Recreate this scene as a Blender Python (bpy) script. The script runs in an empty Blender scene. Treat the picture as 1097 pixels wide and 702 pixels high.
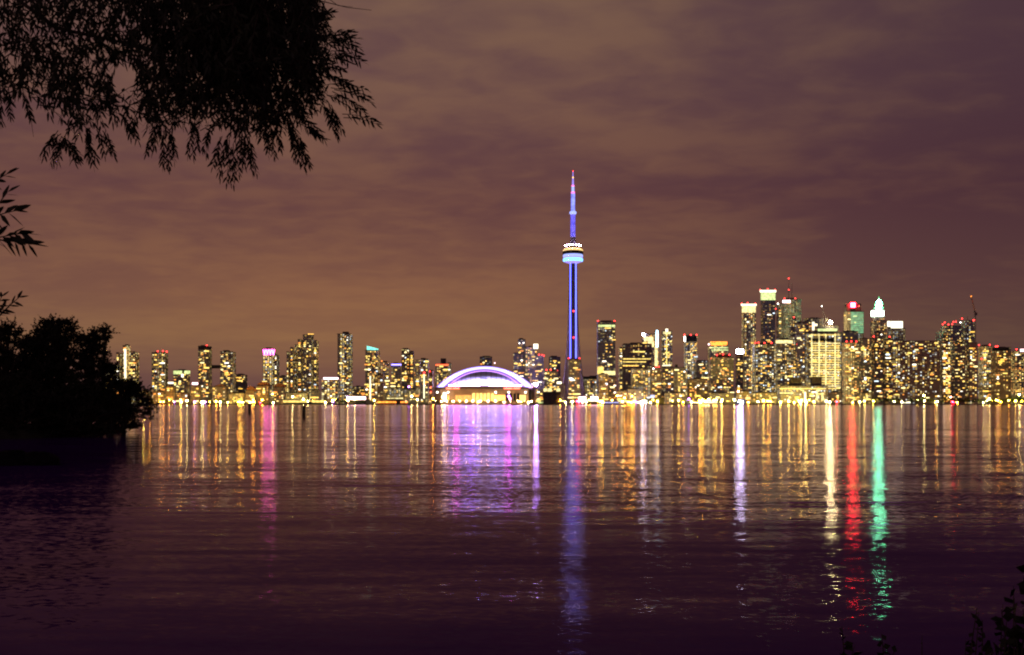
import bpy, math, random
from mathutils import Vector, Matrix
random.seed(11)
R = math.radians
scene = bpy.context.scene
COL = scene.collection

# ------------------------------------------------------------------ camera frame
F, CX, HY, CZ = 1130.0, 548.5, 432.6, 2.2      # focal length and horizon in photo pixels, eye height in metres
GZ = 2.0                                       # city ground above the water
def PX(px, D): return (px - CX) / F * D
def PZ(py, D): return CZ + (HY - py) / F * D
def PT(px, py, D): return Vector((PX(px, D), D, PZ(py, D)))

# ------------------------------------------------------------------ mesh helper
class MB:
    def __init__(s): s.v, s.f = [], []
    def add(s, vs, fs):
        o = len(s.v); s.v += [tuple(p) for p in vs]; s.f += [tuple(i + o for i in q) for q in fs]; return s
    def box(s, x0, x1, y0, y1, z0, z1):
        return s.add([(x0,y0,z0),(x1,y0,z0),(x1,y1,z0),(x0,y1,z0),(x0,y0,z1),(x1,y0,z1),(x1,y1,z1),(x0,y1,z1)],
                     [(3,2,1,0),(4,5,6,7),(0,1,5,4),(1,2,6,5),(2,3,7,6),(3,0,4,7)])
    def prism(s, poly, z0, z1, top=None):
        n = len(poly); top = top or poly
        vs = [(x,y,z0) for x,y in poly] + [(x,y,z1) for x,y in top]
        fs = [tuple(range(n-1,-1,-1)), tuple(range(n,2*n))] + [(i,(i+1)%n,n+(i+1)%n,n+i) for i in range(n)]
        return s.add(vs, fs)
    def lathe(s, prof, cx=0, cy=0, n=24):          # prof: (r, z)
        vs, fs = [], []
        for r, z in prof:
            vs += [(cx+r*math.cos(2*math.pi*i/n), cy+r*math.sin(2*math.pi*i/n), z) for i in range(n)]
        for k in range(len(prof)-1):
            fs += [(k*n+i, k*n+(i+1)%n, (k+1)*n+(i+1)%n, (k+1)*n+i) for i in range(n)]
        fs += [tuple(range(n-1,-1,-1)), tuple(range((len(prof)-1)*n, len(prof)*n))]
        return s.add(vs, fs)
    def ball(s, c, r, n=8, m=5, sz=1.0):
        return s.lathe_at(c, [(r*math.sin(math.pi*k/m)+1e-4*(k in (0,m)), -r*sz*math.cos(math.pi*k/m)) for k in range(m+1)], n)
    def lathe_at(s, c, prof, n):
        o = len(s.v); s.lathe(prof, 0, 0, n)
        s.v[o:] = [(x+c[0], y+c[1], z+c[2]) for x,y,z in s.v[o:]]; return s
    def tube(s, pts, rads, n=6):
        vs, fs = [], []
        pts = [Vector(p) for p in pts]
        for k, p in enumerate(pts):
            d = (pts[min(k+1,len(pts)-1)] - pts[max(k-1,0)]).normalized()
            a = d.cross(Vector((0.31,0.2,0.93)));
            if a.length < 1e-3: a = d.cross(Vector((1,0,0)))
            a.normalize(); b = d.cross(a)
            r = rads[k] if isinstance(rads, (list,tuple)) else rads
            vs += [p + (a*math.cos(2*math.pi*i/n) + b*math.sin(2*math.pi*i/n))*r for i in range(n)]
        for k in range(len(pts)-1):
            fs += [(k*n+i, k*n+(i+1)%n, (k+1)*n+(i+1)%n, (k+1)*n+i) for i in range(n)]
        fs += [tuple(range(n-1,-1,-1)), tuple(range((len(pts)-1)*n, len(pts)*n))]
        return s.add(vs, fs)
    def mesh(s, name, mat):
        me = bpy.data.meshes.new(name); me.from_pydata(s.v, [], s.f); me.validate(); me.update()
        me.materials.append(mat); return me
    def build(s, name, mat, parent=None, loc=(0,0,0), smooth=False):
        me = s.mesh(name, mat)
        if smooth: me.polygons.foreach_set('use_smooth', [True]*len(me.polygons))
        return link(name, me, parent, loc)

def link(name, me, parent=None, loc=(0,0,0), scale=(1,1,1)):
    o = bpy.data.objects.new(name, me); COL.objects.link(o); o.location = loc; o.scale = scale
    if parent: o.parent = parent
    return o
def empty(name, loc): 
    o = bpy.data.objects.new(name, None); COL.objects.link(o); o.location = loc; o.empty_display_size = 1; return o
def tag(o, label=None, cat=None, group=None, kind=None):
    if label: o['label'] = label
    if cat: o['category'] = cat
    if group: o['group'] = group
    if kind: o['kind'] = kind
    return o
def copy_tree(src, loc, scale=None, label=None, group=None):
    r = src.copy(); COL.objects.link(r); r.location = loc
    if scale: r.scale = scale
    if label: r['label'] = label
    if group: r['group'] = group
    KIDO.clear()
    for ch in KIDS[src.name]:
        c = ch.copy(); COL.objects.link(c); c.parent = r; KIDO.append(c)
    return r
KIDO = []
KIDS = {}

# ------------------------------------------------------------------ materials
def nt(name):
    m = bpy.data.materials.new(name); m.use_nodes = True
    return m, m.node_tree, m.node_tree.nodes['Principled BSDF']
def plain(name, col, rough=0.8, noise=0.25, scale=0.3, spec=0.3):
    m, t, b = nt(name)
    n = t.nodes.new('ShaderNodeTexNoise'); n.inputs['Scale'].default_value = scale; n.inputs['Detail'].default_value = 5
    tc = t.nodes.new('ShaderNodeTexCoord'); t.links.new(tc.outputs['Object'], n.inputs['Vector'])
    cr = t.nodes.new('ShaderNodeValToRGB'); c = col
    cr.color_ramp.elements[0].position = .3; cr.color_ramp.elements[1].position = .7
    cr.color_ramp.elements[0].color = tuple(x*(1-noise) for x in c)+(1,)
    cr.color_ramp.elements[1].color = tuple(min(1,x*(1+noise)) for x in c)+(1,)
    t.links.new(n.outputs['Fac'], cr.inputs['Fac']); t.links.new(cr.outputs['Color'], b.inputs['Base Color'])
    b.inputs['Roughness'].default_value = rough; b.inputs['Specular IOR Level'].default_value = spec
    return m
def lamp_mat(name, col, strength, rough_noise=0.0):
    m, t, b = nt(name)
    b.inputs['Base Color'].default_value = (.3,.3,.3,1)
    b.inputs['Emission Color'].default_value = tuple(col)+(1,)
    b.inputs['Emission Strength'].default_value = strength
    if rough_noise:
        tc = t.nodes.new('ShaderNodeTexCoord'); n = t.nodes.new('ShaderNodeTexNoise'); n.inputs['Scale'].default_value = rough_noise
        t.links.new(tc.outputs['Object'], n.inputs['Vector'])
        mp = t.nodes.new('ShaderNodeMapRange'); mp.inputs['From Min'].default_value=.3; mp.inputs['From Max'].default_value=.7
        mp.inputs['To Min'].default_value = strength*.45; mp.inputs['To Max'].default_value = strength*1.5
        t.links.new(n.outputs['Fac'], mp.inputs['Value']); t.links.new(mp.outputs[0], b.inputs['Emission Strength'])
    return m

def window_group():
    g = bpy.data.node_groups.new('lit_windows', 'ShaderNodeTree')
    I, N, L = g.interface, g.nodes, g.links
    for nm, dv in (('Bay',5.0),('Storey',3.6),('Density',.3),('Strength',3.0),('Warmth',0.0),('Rows',0.0)):
        s = I.new_socket(nm, in_out='INPUT', socket_type='NodeSocketFloat'); s.default_value = dv
    I.new_socket('Color', in_out='OUTPUT', socket_type='NodeSocketColor')
    I.new_socket('Strength', in_out='OUTPUT', socket_type='NodeSocketFloat')
    gi, go = N.new('NodeGroupInput'), N.new('NodeGroupOutput')
    def M(op, a, b=None, c=None, clamp=False):
        n = N.new('ShaderNodeMath'); n.operation = op; n.use_clamp = clamp
        for i, v in enumerate((a,b,c)):
            if v is None: continue
            if isinstance(v,(int,float)): n.inputs[i].default_value = v
            else: L.new(v, n.inputs[i])
        return n.outputs[0]
    tc, oi, ge = N.new('ShaderNodeTexCoord'), N.new('ShaderNodeObjectInfo'), N.new('ShaderNodeNewGeometry')
    sp = N.new('ShaderNodeSeparateXYZ'); L.new(tc.outputs['Object'], sp.inputs[0])
    nz = N.new('ShaderNodeSeparateXYZ'); L.new(tc.outputs['Normal'], nz.inputs[0])
    seed = M('MULTIPLY', oi.outputs['Random'], 371.0)
    xy = M('ADD', M('MULTIPLY', sp.outputs['Y'], 1.0), sp.outputs['X'])
    u = M('ADD', M('DIVIDE', xy, gi.outputs['Bay']), seed)
    v = M('DIVIDE', sp.outputs['Z'], gi.outputs['Storey'])
    fu, fv, uf, vf = M('FRACT', u), M('FRACT', v), M('FLOOR', u), M('FLOOR', v)
    def wn(a, b, c, dim='3D'):
        cb = N.new('ShaderNodeCombineXYZ')
        for i, q in enumerate((a,b,c)):
            if isinstance(q,(int,float)): cb.inputs[i].default_value = q
            else: L.new(q, cb.inputs[i])
        n = N.new('ShaderNodeTexWhiteNoise'); n.noise_dimensions = '3D'; L.new(cb.outputs[0], n.inputs['Vector'])
        return n
    cell, cell2 = wn(uf, vf, 1.5), wn(uf, vf, 77.7)
    colw = wn(uf, seed, 9.0).outputs['Value']; roww = wn(seed, vf, 5.0).outputs['Value']
    big = N.new('ShaderNodeTexNoise'); big.inputs['Scale'].default_value = .035; big.inputs['Detail'].default_value = 2
    L.new(tc.outputs['Object'], big.inputs['Vector'])
    hb = wn(seed, 3.3, 8.8); hs = N.new('ShaderNodeSeparateColor'); L.new(hb.outputs['Color'], hs.inputs[0])
    dens = M('MULTIPLY', gi.outputs['Density'], M('MULTIPLY_ADD', hs.outputs[0], .75, .6))
    d = M('MULTIPLY', dens, M('MULTIPLY_ADD', colw, 1.3, .35))
    d = M('MULTIPLY', d, M('MULTIPLY_ADD', big.outputs['Fac'], 1.6, .2))
    rowlit = M('MULTIPLY', M('GREATER_THAN', roww, .72), gi.outputs['Rows'])
    d = M('ADD', d, rowlit)
    lit = M('LESS_THAN', cell.outputs['Value'], d)
    # width of the lit opening varies from cell to cell
    wv = M('MULTIPLY_ADD', cell2.outputs['Value'], .38, .08)
    mask = M('MULTIPLY', M('GREATER_THAN', fu, M('MULTIPLY', wv, .6)), M('LESS_THAN', fu, M('SUBTRACT', 1.0, M('MULTIPLY', wv, .6))))
    mask = M('MULTIPLY', mask, M('MULTIPLY', M('GREATER_THAN', fv, .22), M('LESS_THAN', fv, .84)))
    side = M('LESS_THAN', M('ABSOLUTE', nz.outputs['Z']), .5)
    sr = N.new('ShaderNodeSeparateColor'); L.new(cell2.outputs['Color'], sr.inputs[0])
    br = M('MULTIPLY_ADD', M('POWER', sr.outputs[0], 3.0), 1.35, .18)
    st = M('MULTIPLY', M('MULTIPLY', M('MULTIPLY', lit, mask), side), M('MULTIPLY', M('MULTIPLY', br, M('MULTIPLY_ADD', hs.outputs[1], .8, .6)), gi.outputs['Strength']))
    cr = N.new('ShaderNodeValToRGB'); e = cr.color_ramp.elements
    e[0].position, e[0].color = 0, (1,.40,.09,1)
    e[1].position, e[1].color = 1, (.75,.9,1,1)
    for p, c in ((.22,(1,.60,.13,1)), (.6,(1,.77,.25,1)), (.86,(1,.86,.5,1)), (.95,(1,.95,.82,1))):
        q = e.new(p); q.color = c
    L.new(M('ADD', M('ADD', sr.outputs[1], M('MULTIPLY_ADD', hs.outputs[2], .5, -.34)), gi.outputs['Warmth'], clamp=True), cr.inputs['Fac'])
    L.new(cr.outputs['Color'], go.inputs['Color']); L.new(st, go.inputs['Strength'])
    return g
WG = window_group()
def facade(name, base, dens=.3, bay=5.0, storey=3.6, strength=3.0, warmth=0.0, rows=0.0, rough=.55, noise=.2):
    m = plain(name, tuple(max(x, min(x*1.9+.04*k, .28)) for x, k in zip(base, (1,.7,1.1))), rough, noise, .06)
    t = m.node_tree; b = t.nodes['Principled BSDF']
    n = t.nodes.new('ShaderNodeGroup'); n.node_tree = WG; dens *= .95; strength *= .36; storey *= .88; rows *= .6
    for k, v in (('Bay',bay),('Storey',storey),('Density',dens),('Strength',strength),('Warmth',warmth),('Rows',rows)):
        n.inputs[k].default_value = v
    t.links.new(n.outputs['Color'], b.inputs['Emission Color']); t.links.new(n.outputs['Strength'], b.inputs['Emission Strength'])
    m.cycles.emission_sampling = 'NONE'
    return m

FM = {
 'condo':  facade('condo_facade', (.16,.13,.16), .42, 5.2, 3.8, 4.2),
 'dense':  facade('bright_condo_facade', (.20,.16,.15), .62, 5.0, 3.8, 4.6),
 'dark':   facade('dark_glass_facade', (.055,.05,.07), .20, 5.5, 3.9, 3.6, rows=.12),
 'glass':  facade('blue_glass_facade', (.09,.10,.14), .22, 5.0, 4.0, 3.0, rows=.35),
 'green':  facade('green_glass_facade', (.13,.16,.12), .66, 4.4, 3.6, 2.6, warmth=.12),
 'brick':  facade('brick_facade', (.21,.10,.07), .26, 6.0, 4.4, 3.2, warmth=-.1),
 'stone':  facade('pale_stone_facade', (.34,.25,.20), .36, 4.6, 3.8, 3.4),
 'slab':   facade('slab_block_facade', (.10,.07,.075), .40, 5.6, 4.2, 4.0, rows=.08),
 'office': facade('lit_office_facade', (.14,.12,.12), .55, 6.5, 4.2, 3.6, rows=.5),
 'low':    facade('low_rise_facade', (.17,.10,.09), .34, 6.5, 4.6, 4.0, warmth=-.15),
}
M = {
 'roof': plain('roof_grey', (.08,.065,.075)), 'dark': plain('dark_cladding', (.03,.028,.035)),
 'concrete': plain('tower_concrete', (.34,.27,.26), .85, .12, .05), 'metal': plain('painted_steel', (.10,.09,.10), .5),
 'beige': plain('precast_beige', (.50,.36,.25), .85, .12, .05), 'brickwall': plain('red_brick', (.28,.12,.08)),
 'panel': plain('dome_membrane', (.60,.60,.80), .6, .08, .08),
 'red': lamp_mat('red_beacon', (1,.035,.03), 9), 'redsign': lamp_mat('red_sign_light', (1,.012,.03), 150),
 'redline': lamp_mat('red_tube', (1,.10,.03), 3.5),
 'green': lamp_mat('green_beacon_light', (.13,1,.40), 130), 'greenface': lamp_mat('green_painted_wash', (.16,.52,.26), .75, .12),
 'white': lamp_mat('white_lamp', (1,.93,.80), 9), 'flood': lamp_mat('flood_lamp', (1,.88,.36), 420),
 'violetwhite': lamp_mat('violet_white_sign', (.80,.76,1), 60), 'violet': lamp_mat('violet_lamp', (.50,.30,1), 260),
 'purple': lamp_mat('purple_painted_wash', (.28,.14,.62), 1.2, .2),
 'magenta': lamp_mat('magenta_sign_light', (1,.05,.50), 26), 'magdim': lamp_mat('magenta_backlight', (.42,.05,.36), 1.0),
 'teal': lamp_mat('teal_crown_light', (.22,.95,.78), 1.7, .3), 'bluelight': lamp_mat('blue_violet_tube', (.24,.19,1), 6),
 'crown': lamp_mat('crown_glow', (1,.82,.34), 1.4, .25), 'crownwhite': lamp_mat('crown_white', (1,.93,.66), 2.5),
 'gold': lamp_mat('gold_light', (1,.55,.10), 2.2, .25), 'orange': lamp_mat('orange_light', (1,.27,.03), 2.8, .3),
 'yellow': lamp_mat('yellow_light', (1,.72,.17), 1.6, .3), 'palestrip': lamp_mat('pale_light_strip', (1,.88,.56), 2.0),
 'cyanstrip': lamp_mat('cyan_light_strip', (.52,.85,1), 7), 'pinkwhite': lamp_mat('pink_white_light', (1,.62,.66), 5),
 'greenish': lamp_mat('green_white_crown', (.80,.95,.36), 1.15, .3),
 'led': lamp_mat('blue_led_line', (.085,.115,1), 6.5), 'mastblue': lamp_mat('mast_blue_painted_wash', (.10,.085,.85), 1.2, .12),  # mast surfaces glow by emission, in place of LEDs washing the concrete
 'mastpale': lamp_mat('mast_pale_blue_painted_wash', (.20,.24,.95), 1.5, .12), 'cyanring': lamp_mat('cyan_ring_light', (.12,.40,1), 3.4),
 'palering': lamp_mat('pale_blue_ring', (.36,.44,1), 1.4), 'podviolet': lamp_mat('pod_violet_painted_wash', (.30,.22,.80), 1.4),  # violet light on pod and needle painted in as emission
 'goldring': lamp_mat('gold_deck_light', (1,.62,.20), 1.4), 'pinkring': lamp_mat('pink_ring_light', (1,.10,.42), 3),
 'archwhite': lamp_mat('arch_white_painted_wash', (.42,.40,1), 2.8), 'archviolet': lamp_mat('arch_violet_painted_edge', (.36,.16,.85), 1.1),  # floodlight on the arch bands is painted in as their own emission
 'archpink': lamp_mat('arch_pink_painted_wash', (.62,.26,1), 2.6), 'rimlight': lamp_mat('rim_flood_strip', (.66,.26,1), 46),
}
WIN = [lamp_mat('window_gold', (1,.56,.08), 2.3), lamp_mat('window_yellow', (1,.68,.15), 2.4), lamp_mat('window_pale', (1,.80,.34), 2.6),
       lamp_mat('window_white', (1,.92,.72), 3.4), lamp_mat('window_orange', (1,.34,.05), 1.8), lamp_mat('window_cool', (.72,.88,1), 2.4)]
WB = MB().box(-.5,.5,-.5,.5,-.5,.5)
WIN_ME = [WB.mesh('lit_window', m) for m in WIN]
WIN_W = [6,6,4,1.8,3,.5]

# ------------------------------------------------------------------ buildings
ROW = {'A':2252, 'F':2300, 'M':2400, 'B':2520, 'R':2660, 'Z':2830}
count = [0]
class Bld:
    def __init__(s, name, label, cat, D, xmid, group=None):
        s.D = D; s.x = PX(xmid, D)
        s.root = tag(empty(name, (s.x, D, GZ)), label, cat, group)
    def lx(s, px, y=0): return PX(px, s.D+y) - s.x
    def lz(s, py, y=0): return PZ(py, s.D+y) - GZ
    def span(s, x0, x1, y0, dp):                       # front edge px so that the far edge of the visible side lands at x0 / x1
        k = (s.D+y0+dp)/(s.D+y0)
        if (x0+x1)/2 < CX and x1 < CX: x1 = min(x1, max(CX+(x1-CX)*k, x0+.35*(x1-x0)))
        elif x0 > CX: x0 = max(x0, min(CX+(x0-CX)*k, x1-.35*(x1-x0)))
        return x0, x1
    def vol(s, part, x0, x1, yt, mat, y0=0., dp=25., yb=None, chamfer=0.):
        a, b = s.span(x0, x1, y0, dp)
        X0, X1 = s.lx(a,y0), s.lx(b,y0); z0 = 0 if yb is None else s.lz(yb,y0); z1 = s.lz(yt,y0)
        m = MB()
        if chamfer:
            c = chamfer*(X1-X0)
            m.prism([(X0+c,y0),(X1-c,y0),(X1,y0+c),(X1,y0+dp),(X0,y0+dp),(X0,y0+c)], z0, z1)
        else: m.box(X0, X1, y0, y0+dp, z0, z1)
        m.build(part, mat, s.root); return X0, X1, z0, z1, y0
    def strip(s, part, x0, x1, yt, yb, mat, y0=0., th=.5, dp=None):
        return MB().box(s.lx(x0,y0), s.lx(x1,y0), y0-th, y0 if dp is None else y0+dp, s.lz(yb,y0), s.lz(yt,y0)).build(part, mat, s.root)
    def lamp(s, px, py, r, mat, part='beacon_light', y0=1.5):
        return MB().ball((0,0,0), r).build(part, mat, s.root, (s.lx(px,y0), y0, s.lz(py,y0)))
    def windows(s, rect, n, bay=5.0, storey=3.8):
        X0, X1, z0, z1, y0 = rect
        nc, nr = max(1,int((X1-X0-2)/bay)), max(1,int((z1-z0-6)/storey))
        cells = [(c,r) for c in range(nc) for r in range(nr)]; random.shuffle(cells)
        bw = (X1-X0-2)/nc
        for c, r in cells[:n]:
            w = min(bw*random.choice((.45,.6,.8,.9,1.7)), X1-X0-2.4); h = storey*random.choice((.4,.5,.6,.7))
            k = random.choices(range(6), WIN_W)[0]
            link('lit_window', WIN_ME[k], s.root, (X0+1+(c+.5)*bw, y0, z0+4+(r+.5)*storey), (w, .5, h))

def bld(label, row, v, s='condo', name='condo_tower', cat='tower', red=(), lamps=(), strips=(), pent=(), nw=None, dp=None, masts=(), chamfer=0):
    count[0] += 1
    x0, x1 = min(q[0] for q in v), max(q[1] for q in v)
    D = ROW[row] + (count[0]*7) % 30
    B = Bld(name, label, cat, D, (x0+x1)/2)
    dpt = dp or (26 if x1-x0 > 14 else 16)
    order = sorted(v, key=lambda q: q[2])
    single = len(v) == 1
    for i, q in enumerate(v):
        sty = q[3] if len(q) > 3 else s
        off = 0 if single else .9*i                     # each volume stands a little behind the one before
        r = B.vol('facade' if single else 'tower_block', q[0], q[1], q[2], FM[sty], off, dpt-off*.5, None, chamfer)
        area = (q[1]-q[0])*(431-q[2])
        n = nw if nw is not None else int(max(5, min(34, area/26)))
        if not single and nw is None: n = int(n*.8)
        B.windows(r, n)
        # parapet and stair head on every roof
        X0,X1,z0,z1,y0 = r
        MB().box(X0-.3, X1+.3, y0-.3, y0+.5, z1-.4, z1+1.1).build('parapet', M['roof'], B.root)
    for q in pent: B.vol('penthouse', q[0], q[1], q[2], M['roof'] if len(q) < 5 else FM[q[4]], 5, dpt-10, q[3])
    if not pent and x1-x0 > 9:
        q = order[0]; w = q[1]-q[0]
        B.vol('penthouse', q[0]+w*random.uniform(.15,.35), q[1]-w*random.uniform(.15,.4), q[2]-random.uniform(.9,1.8), M['roof'], 6, dpt-11, q[2])
    for x, y in red: B.lamp(x, y, 1.5, M['red'])
    for q in lamps: B.lamp(q[0], q[1], q[2], M[q[3]], q[4] if len(q) > 4 else 'roof_lamp', -1 if len(q) <= 5 else q[5])
    for part, a, b, c, d, m in strips: B.strip(part, a, b, c, d, M[m], -.4, .6)
    for x, yt, yb in masts:
        MB().tube([(B.lx(x,8),8,B.lz(yb,8)-1),(B.lx(x,8),8,B.lz(yt,8))], [.9,.35]).build('antenna_mast', M['metal'], B.root)
    return B

# --- west end
bld('condo slab half hidden behind the dark shoreline trees, single red roof light', 'M', [(108,126,393)], red=[(121,392)])
bld('three-part condo tower with one tall white light fin down its front', 'M', [(131.5,140,370.5,'dense'),(139,149.3,377,'dense'),(124.5,132,378)],
    strips=[('light_fin',133,135.2,374,407,'palestrip')], pent=[(134,139,369,371)])
bld('grey-green glass condo with three red roof lights in a row', 'M', [(162.5,180,378)], 'green', red=[(169,376.4),(174.6,376.2),(178.6,376.8)])
bld('short condo with broken white-green lit crown band', 'M', [(185.7,203.5,397)], 'condo',
    strips=[('lit_crown',185.9,195,397.3,401,'greenish'),('lit_crown',197.5,203.6,397.3,400.6,'greenish')])
B = bld('tower joined to its neighbour by a dark sky bridge, dark cap with one red lamp', 'M', [(212.3,227,371)], 'dense', red=[(221.5,370.2)],
    strips=[('dark_cap',212.3,226.6,371.2,374.6,'dark')])
bld('dark-roofed condo block receiving the far end of the sky bridge', 'M', [(236,252.7,377)], 'dense')
b2 = Bld('sky_bridge', 'dark enclosed sky bridge hung between two condo towers', 'sky bridge', 2436, 228.5)
b2.vol('bridge_deck', 219.5, 237.5, 391.2, M['dark'], 0, 7, 394.8); b2.strip('window_band', 221, 237, 392.4, 393.2, M['roof'], 0, .2)
bld('squat dark block lower than the bridged towers, few lit windows', 'B', [(253,265,401.5),(247,255,404)], 'dark', pent=[(255,261,400.4,401.5)])
bld('tower crowned by magenta zigzag lights', 'M', [(281.5,294.2,374,'dense'),(294,299.3,380)], 'condo', nw=16,
    strips=[('crown_backlight',281.8,294,374.4,380.4,'magdim')])
Bz = Bld('x','x','x',2400,288)   # temporary frame for the zigzag below
zz = [o for o in bpy.data.objects if o.get('label','').startswith('tower crowned by magenta')][0]
Bz.root.name = 'tmp'; bpy.data.objects.remove(Bz.root); Bz.root = zz; Bz.D = zz.location.y; Bz.x = zz.location.x
for a in range(4):
    px = 282.3+a*3.1
    for (xa,ya,xb,yb) in ((px,374.8,px+1.0,380),(px+1.0,380,px+2.2,374.8)):
        MB().tube([(Bz.lx(xa,-1.2),-1.2,Bz.lz(ya)),(Bz.lx(xb,-1.2),-1.2,Bz.lz(yb))], .95, 5).build('zigzag_light', M['magenta'], zz)
bld('low grey apartment block squeezed beside the magenta-crowned tower', 'B', [(298,309,403.5)], 'condo')
bld('stepped condo cluster climbing from low shoulders to a gold-edged top', 'M',
    [(324.5,336,359),(319,325,364),(315.8,319.5,369.5,'dense'),(311,316.2,372.5),(307,311.5,377),(336,341.3,365)], 'condo', nw=15,
    strips=[('gold_edge',330,336,357.6,358.5,'gold')], pent=[(329.5,336.2,358,359.5)])
bld('low block under a long pink-white lit eave beside the rounded tower', 'F', [(344.5,364,406)], 'office', 'apartment_block', 'building',
    strips=[('lit_eave',346.5,362.5,404.6,406.3,'pinkwhite')], pent=[(350,360,403.6,406)])
bld('tall warm-windowed round-cornered condo standing alone', 'M', [(361,377.8,358)], 'dense', chamfer=.22, pent=[(367,374,355.4,358)], nw=34)
bld('low flats filling the gap between the lone tall condo and the teal-topped tower', 'B', [(377,392,414.5)], 'condo', 'apartment_block', 'building')
B = bld('condo tower topped by a sloping teal glass crown', 'M', [(391,407,375.5)], 'dense', chamfer=.18,
    strips=[('light_fin',396,397.3,403,428,'palestrip')], pent=[(392.2,405,375,376)])
MB().prism([(B.lx(393.2),3),(B.lx(404.4),3),(B.lx(404.4),14),(B.lx(393.2),14)], B.lz(375.5), B.lz(375)).build('crown_base', M['roof'], B.root)
X0,X1 = B.lx(393),B.lx(404.6)
MB().add([(X0,1,B.lz(375.2)),(X1,1,B.lz(375.2)),(X1,12,B.lz(375.2)),(X0,12,B.lz(375.2)),(X0,1,B.lz(370.6)),(X1,1,B.lz(373.6)),(X1,12,B.lz(373.6)),(X0,12,B.lz(370.6))],
    [(3,2,1,0),(4,5,6,7),(0,1,5,4),(1,2,6,5),(2,3,7,6),(3,0,4,7)]).build('teal_crown', M['teal'], B.root)
bld('plain brown brick block in front of the teal-topped tower', 'F', [(401,411.4,401.5)], 'brick', 'apartment_block', 'building', nw=4)
bld('mid-height condo with one orange roof lamp behind the brown brick block', 'B', [(407,417.5,388.5)], 'dense', lamps=[(409,387,1.5,'orange')])
bld('condo edged along its roof by a blue-violet tube light', 'M', [(419,430,390)], 'condo', strips=[('roof_tube_light',419.3,429.8,390.2,391.4,'bluelight')])
bld('dark round-topped tower with a bright top-corner window near the violet-washed block', 'F', [(430,439.6,374.5),(439,443.6,376.5)], 'dark', chamfer=.2,
    pent=[(431.5,437.5,373,374.6)], lamps=[(437.2,375.8,1.7,'palestrip','corner_window')], nw=20)
bld('block whose lower front is washed in violet light', 'B', [(437,447.5,390)], 'dense', strips=[('painted_violet_wash',437.6,442.5,408,416,'purple')], nw=10)  # glowing sheet painted in for violet floodlight on the wall
bld('pale ribbed condo between the violet-washed block and the dark-crowned tower', 'M', [(444.4,450.6,386)], 'stone')
bld('dark-crowned tower with a white light fin under a red lamp', 'F', [(450.5,459.4,385)], 'condo', lamps=[(454.4,399.5,1.6,'red','red_lamp')],
    strips=[('light_fin',453.7,454.9,401,427,'palestrip')], pent=[(451,456,383.6,385)])
bld('narrow brown block with stacked red lamps next to the stadium', 'M', [(458.8,464,397)], 'brick', lamps=[(461.5,415,1.2,'red','red_lamp'),(461.5,420,1.2,'red','red_lamp'),(460.5,398,1.1,'red','red_lamp')], nw=3)
bld('tower with orange-red roof line rising behind the stadium end', 'B', [(466.5,480,390.4),(479.5,483.5,389)], 'condo',
    strips=[('roof_tube_light',466.8,480,390.4,391.7,'redline')], pent=[(472,478,384,390.4)])
bld('dark block peeking over the top of the stadium dome', 'R', [(514,527.2,382.5)], 'dark', name='office_tower', pent=[(517,525,381.3,382.5)], lamps=[(530,389,1.6,'pinkwhite')])
bld('slender dark tower with two white lights just below its flat cap', 'B', [(555,562.8,364),(550,555.2,378.4)], 'glass', lamps=[(556.4,367.8,1.1,'white'),(560.8,367.5,1.1,'white')])
bld('tower carrying a glowing white square sign on its shoulder', 'B', [(562.6,573,372),(571,582.4,381)], 'condo',
    lamps=[(574,377,1.8,'gold')], strips=[('square_sign',571.6,576.5,368.6,373.8,'crownwhite'),('sign_post',573.5,574.5,373.8,381,'dark')], red=[(577.5,380.2),(580.8,380.4),(582.6,381.2)])
bld('short yellow-windowed block with red roof lamps beside the tall communications tower', 'F', [(582.5,597.5,397.5)], 'dense', red=[(585.5,396.5),(590,396.3),(597,397.4)], nw=26)
bld('dark flat-topped glass block behind the yellow-windowed block', 'R', [(588,600.4,382.8)], 'dark', name='office_tower')
bld('dark glass pavilion block with a small white gable', 'A', [(595.5,605.5,411.5)], 'dark', 'glass_block', 'building', strips=[('white_gable',596.5,601.5,409,411.4,'crownwhite')], nw=3)
bld('condo standing right at the foot of the communications tower, red lamps on its corners', 'F', [(608.4,621.4,385)], 'condo', red=[(609.2,384.2),(620.8,384.2)],
    lamps=[(612.5,406.5,2.2,'white','bright_room')])
bld('long dark-roofed low block east of the communications tower', 'B', [(623,647,404)], 'dense', 'apartment_block', 'building',
    strips=[('dark_roof_band',623,646.8,403.4,406.5,'dark')])
# --- centre east
bld('tall flat-topped tower with lit band under its roof and second bright band lower down', 'M', [(639.5,659.2,345)], 'glass', red=[(640.6,344),(658.4,344)],
    strips=[('lit_crown',641,658.8,348.2,350.4,'greenish'),('lit_band',640,646.5,393,401,'yellow'),('lit_band',646,659,397.6,401.8,'crown')], nw=22)
bld('brown slab at the foot of the double-banded tower', 'A', [(641,651.4,401)], 'brick', nw=8, lamps=[(650,412,1.3,'pinkwhite','bright_room')])
bld('plain tan block adjoining the brown slab', 'F', [(650.8,660.5,404.5)], 'stone', 'apartment_block', 'building', nw=6)
bld('pencil-thin yellow-lit tower beside the black glass office block', 'M', [(662.8,667,372.5)], 'dense', nw=10)
bld('broad black glass office block with thin lit floor lines', 'M', [(666.5,698.4,368.5)], 'dark', 'office_tower', nw=10,
    strips=[('lit_floor_line',667.4,697,384.2,385.1,'yellow'),('lit_floor_line',667.4,692,387.4,388.3,'yellow'),('lit_floor_line',667.4,684,391.4,392.4,'gold'),
            ('lit_floor_line',678,691,376.4,377.6,'yellow')])
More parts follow.
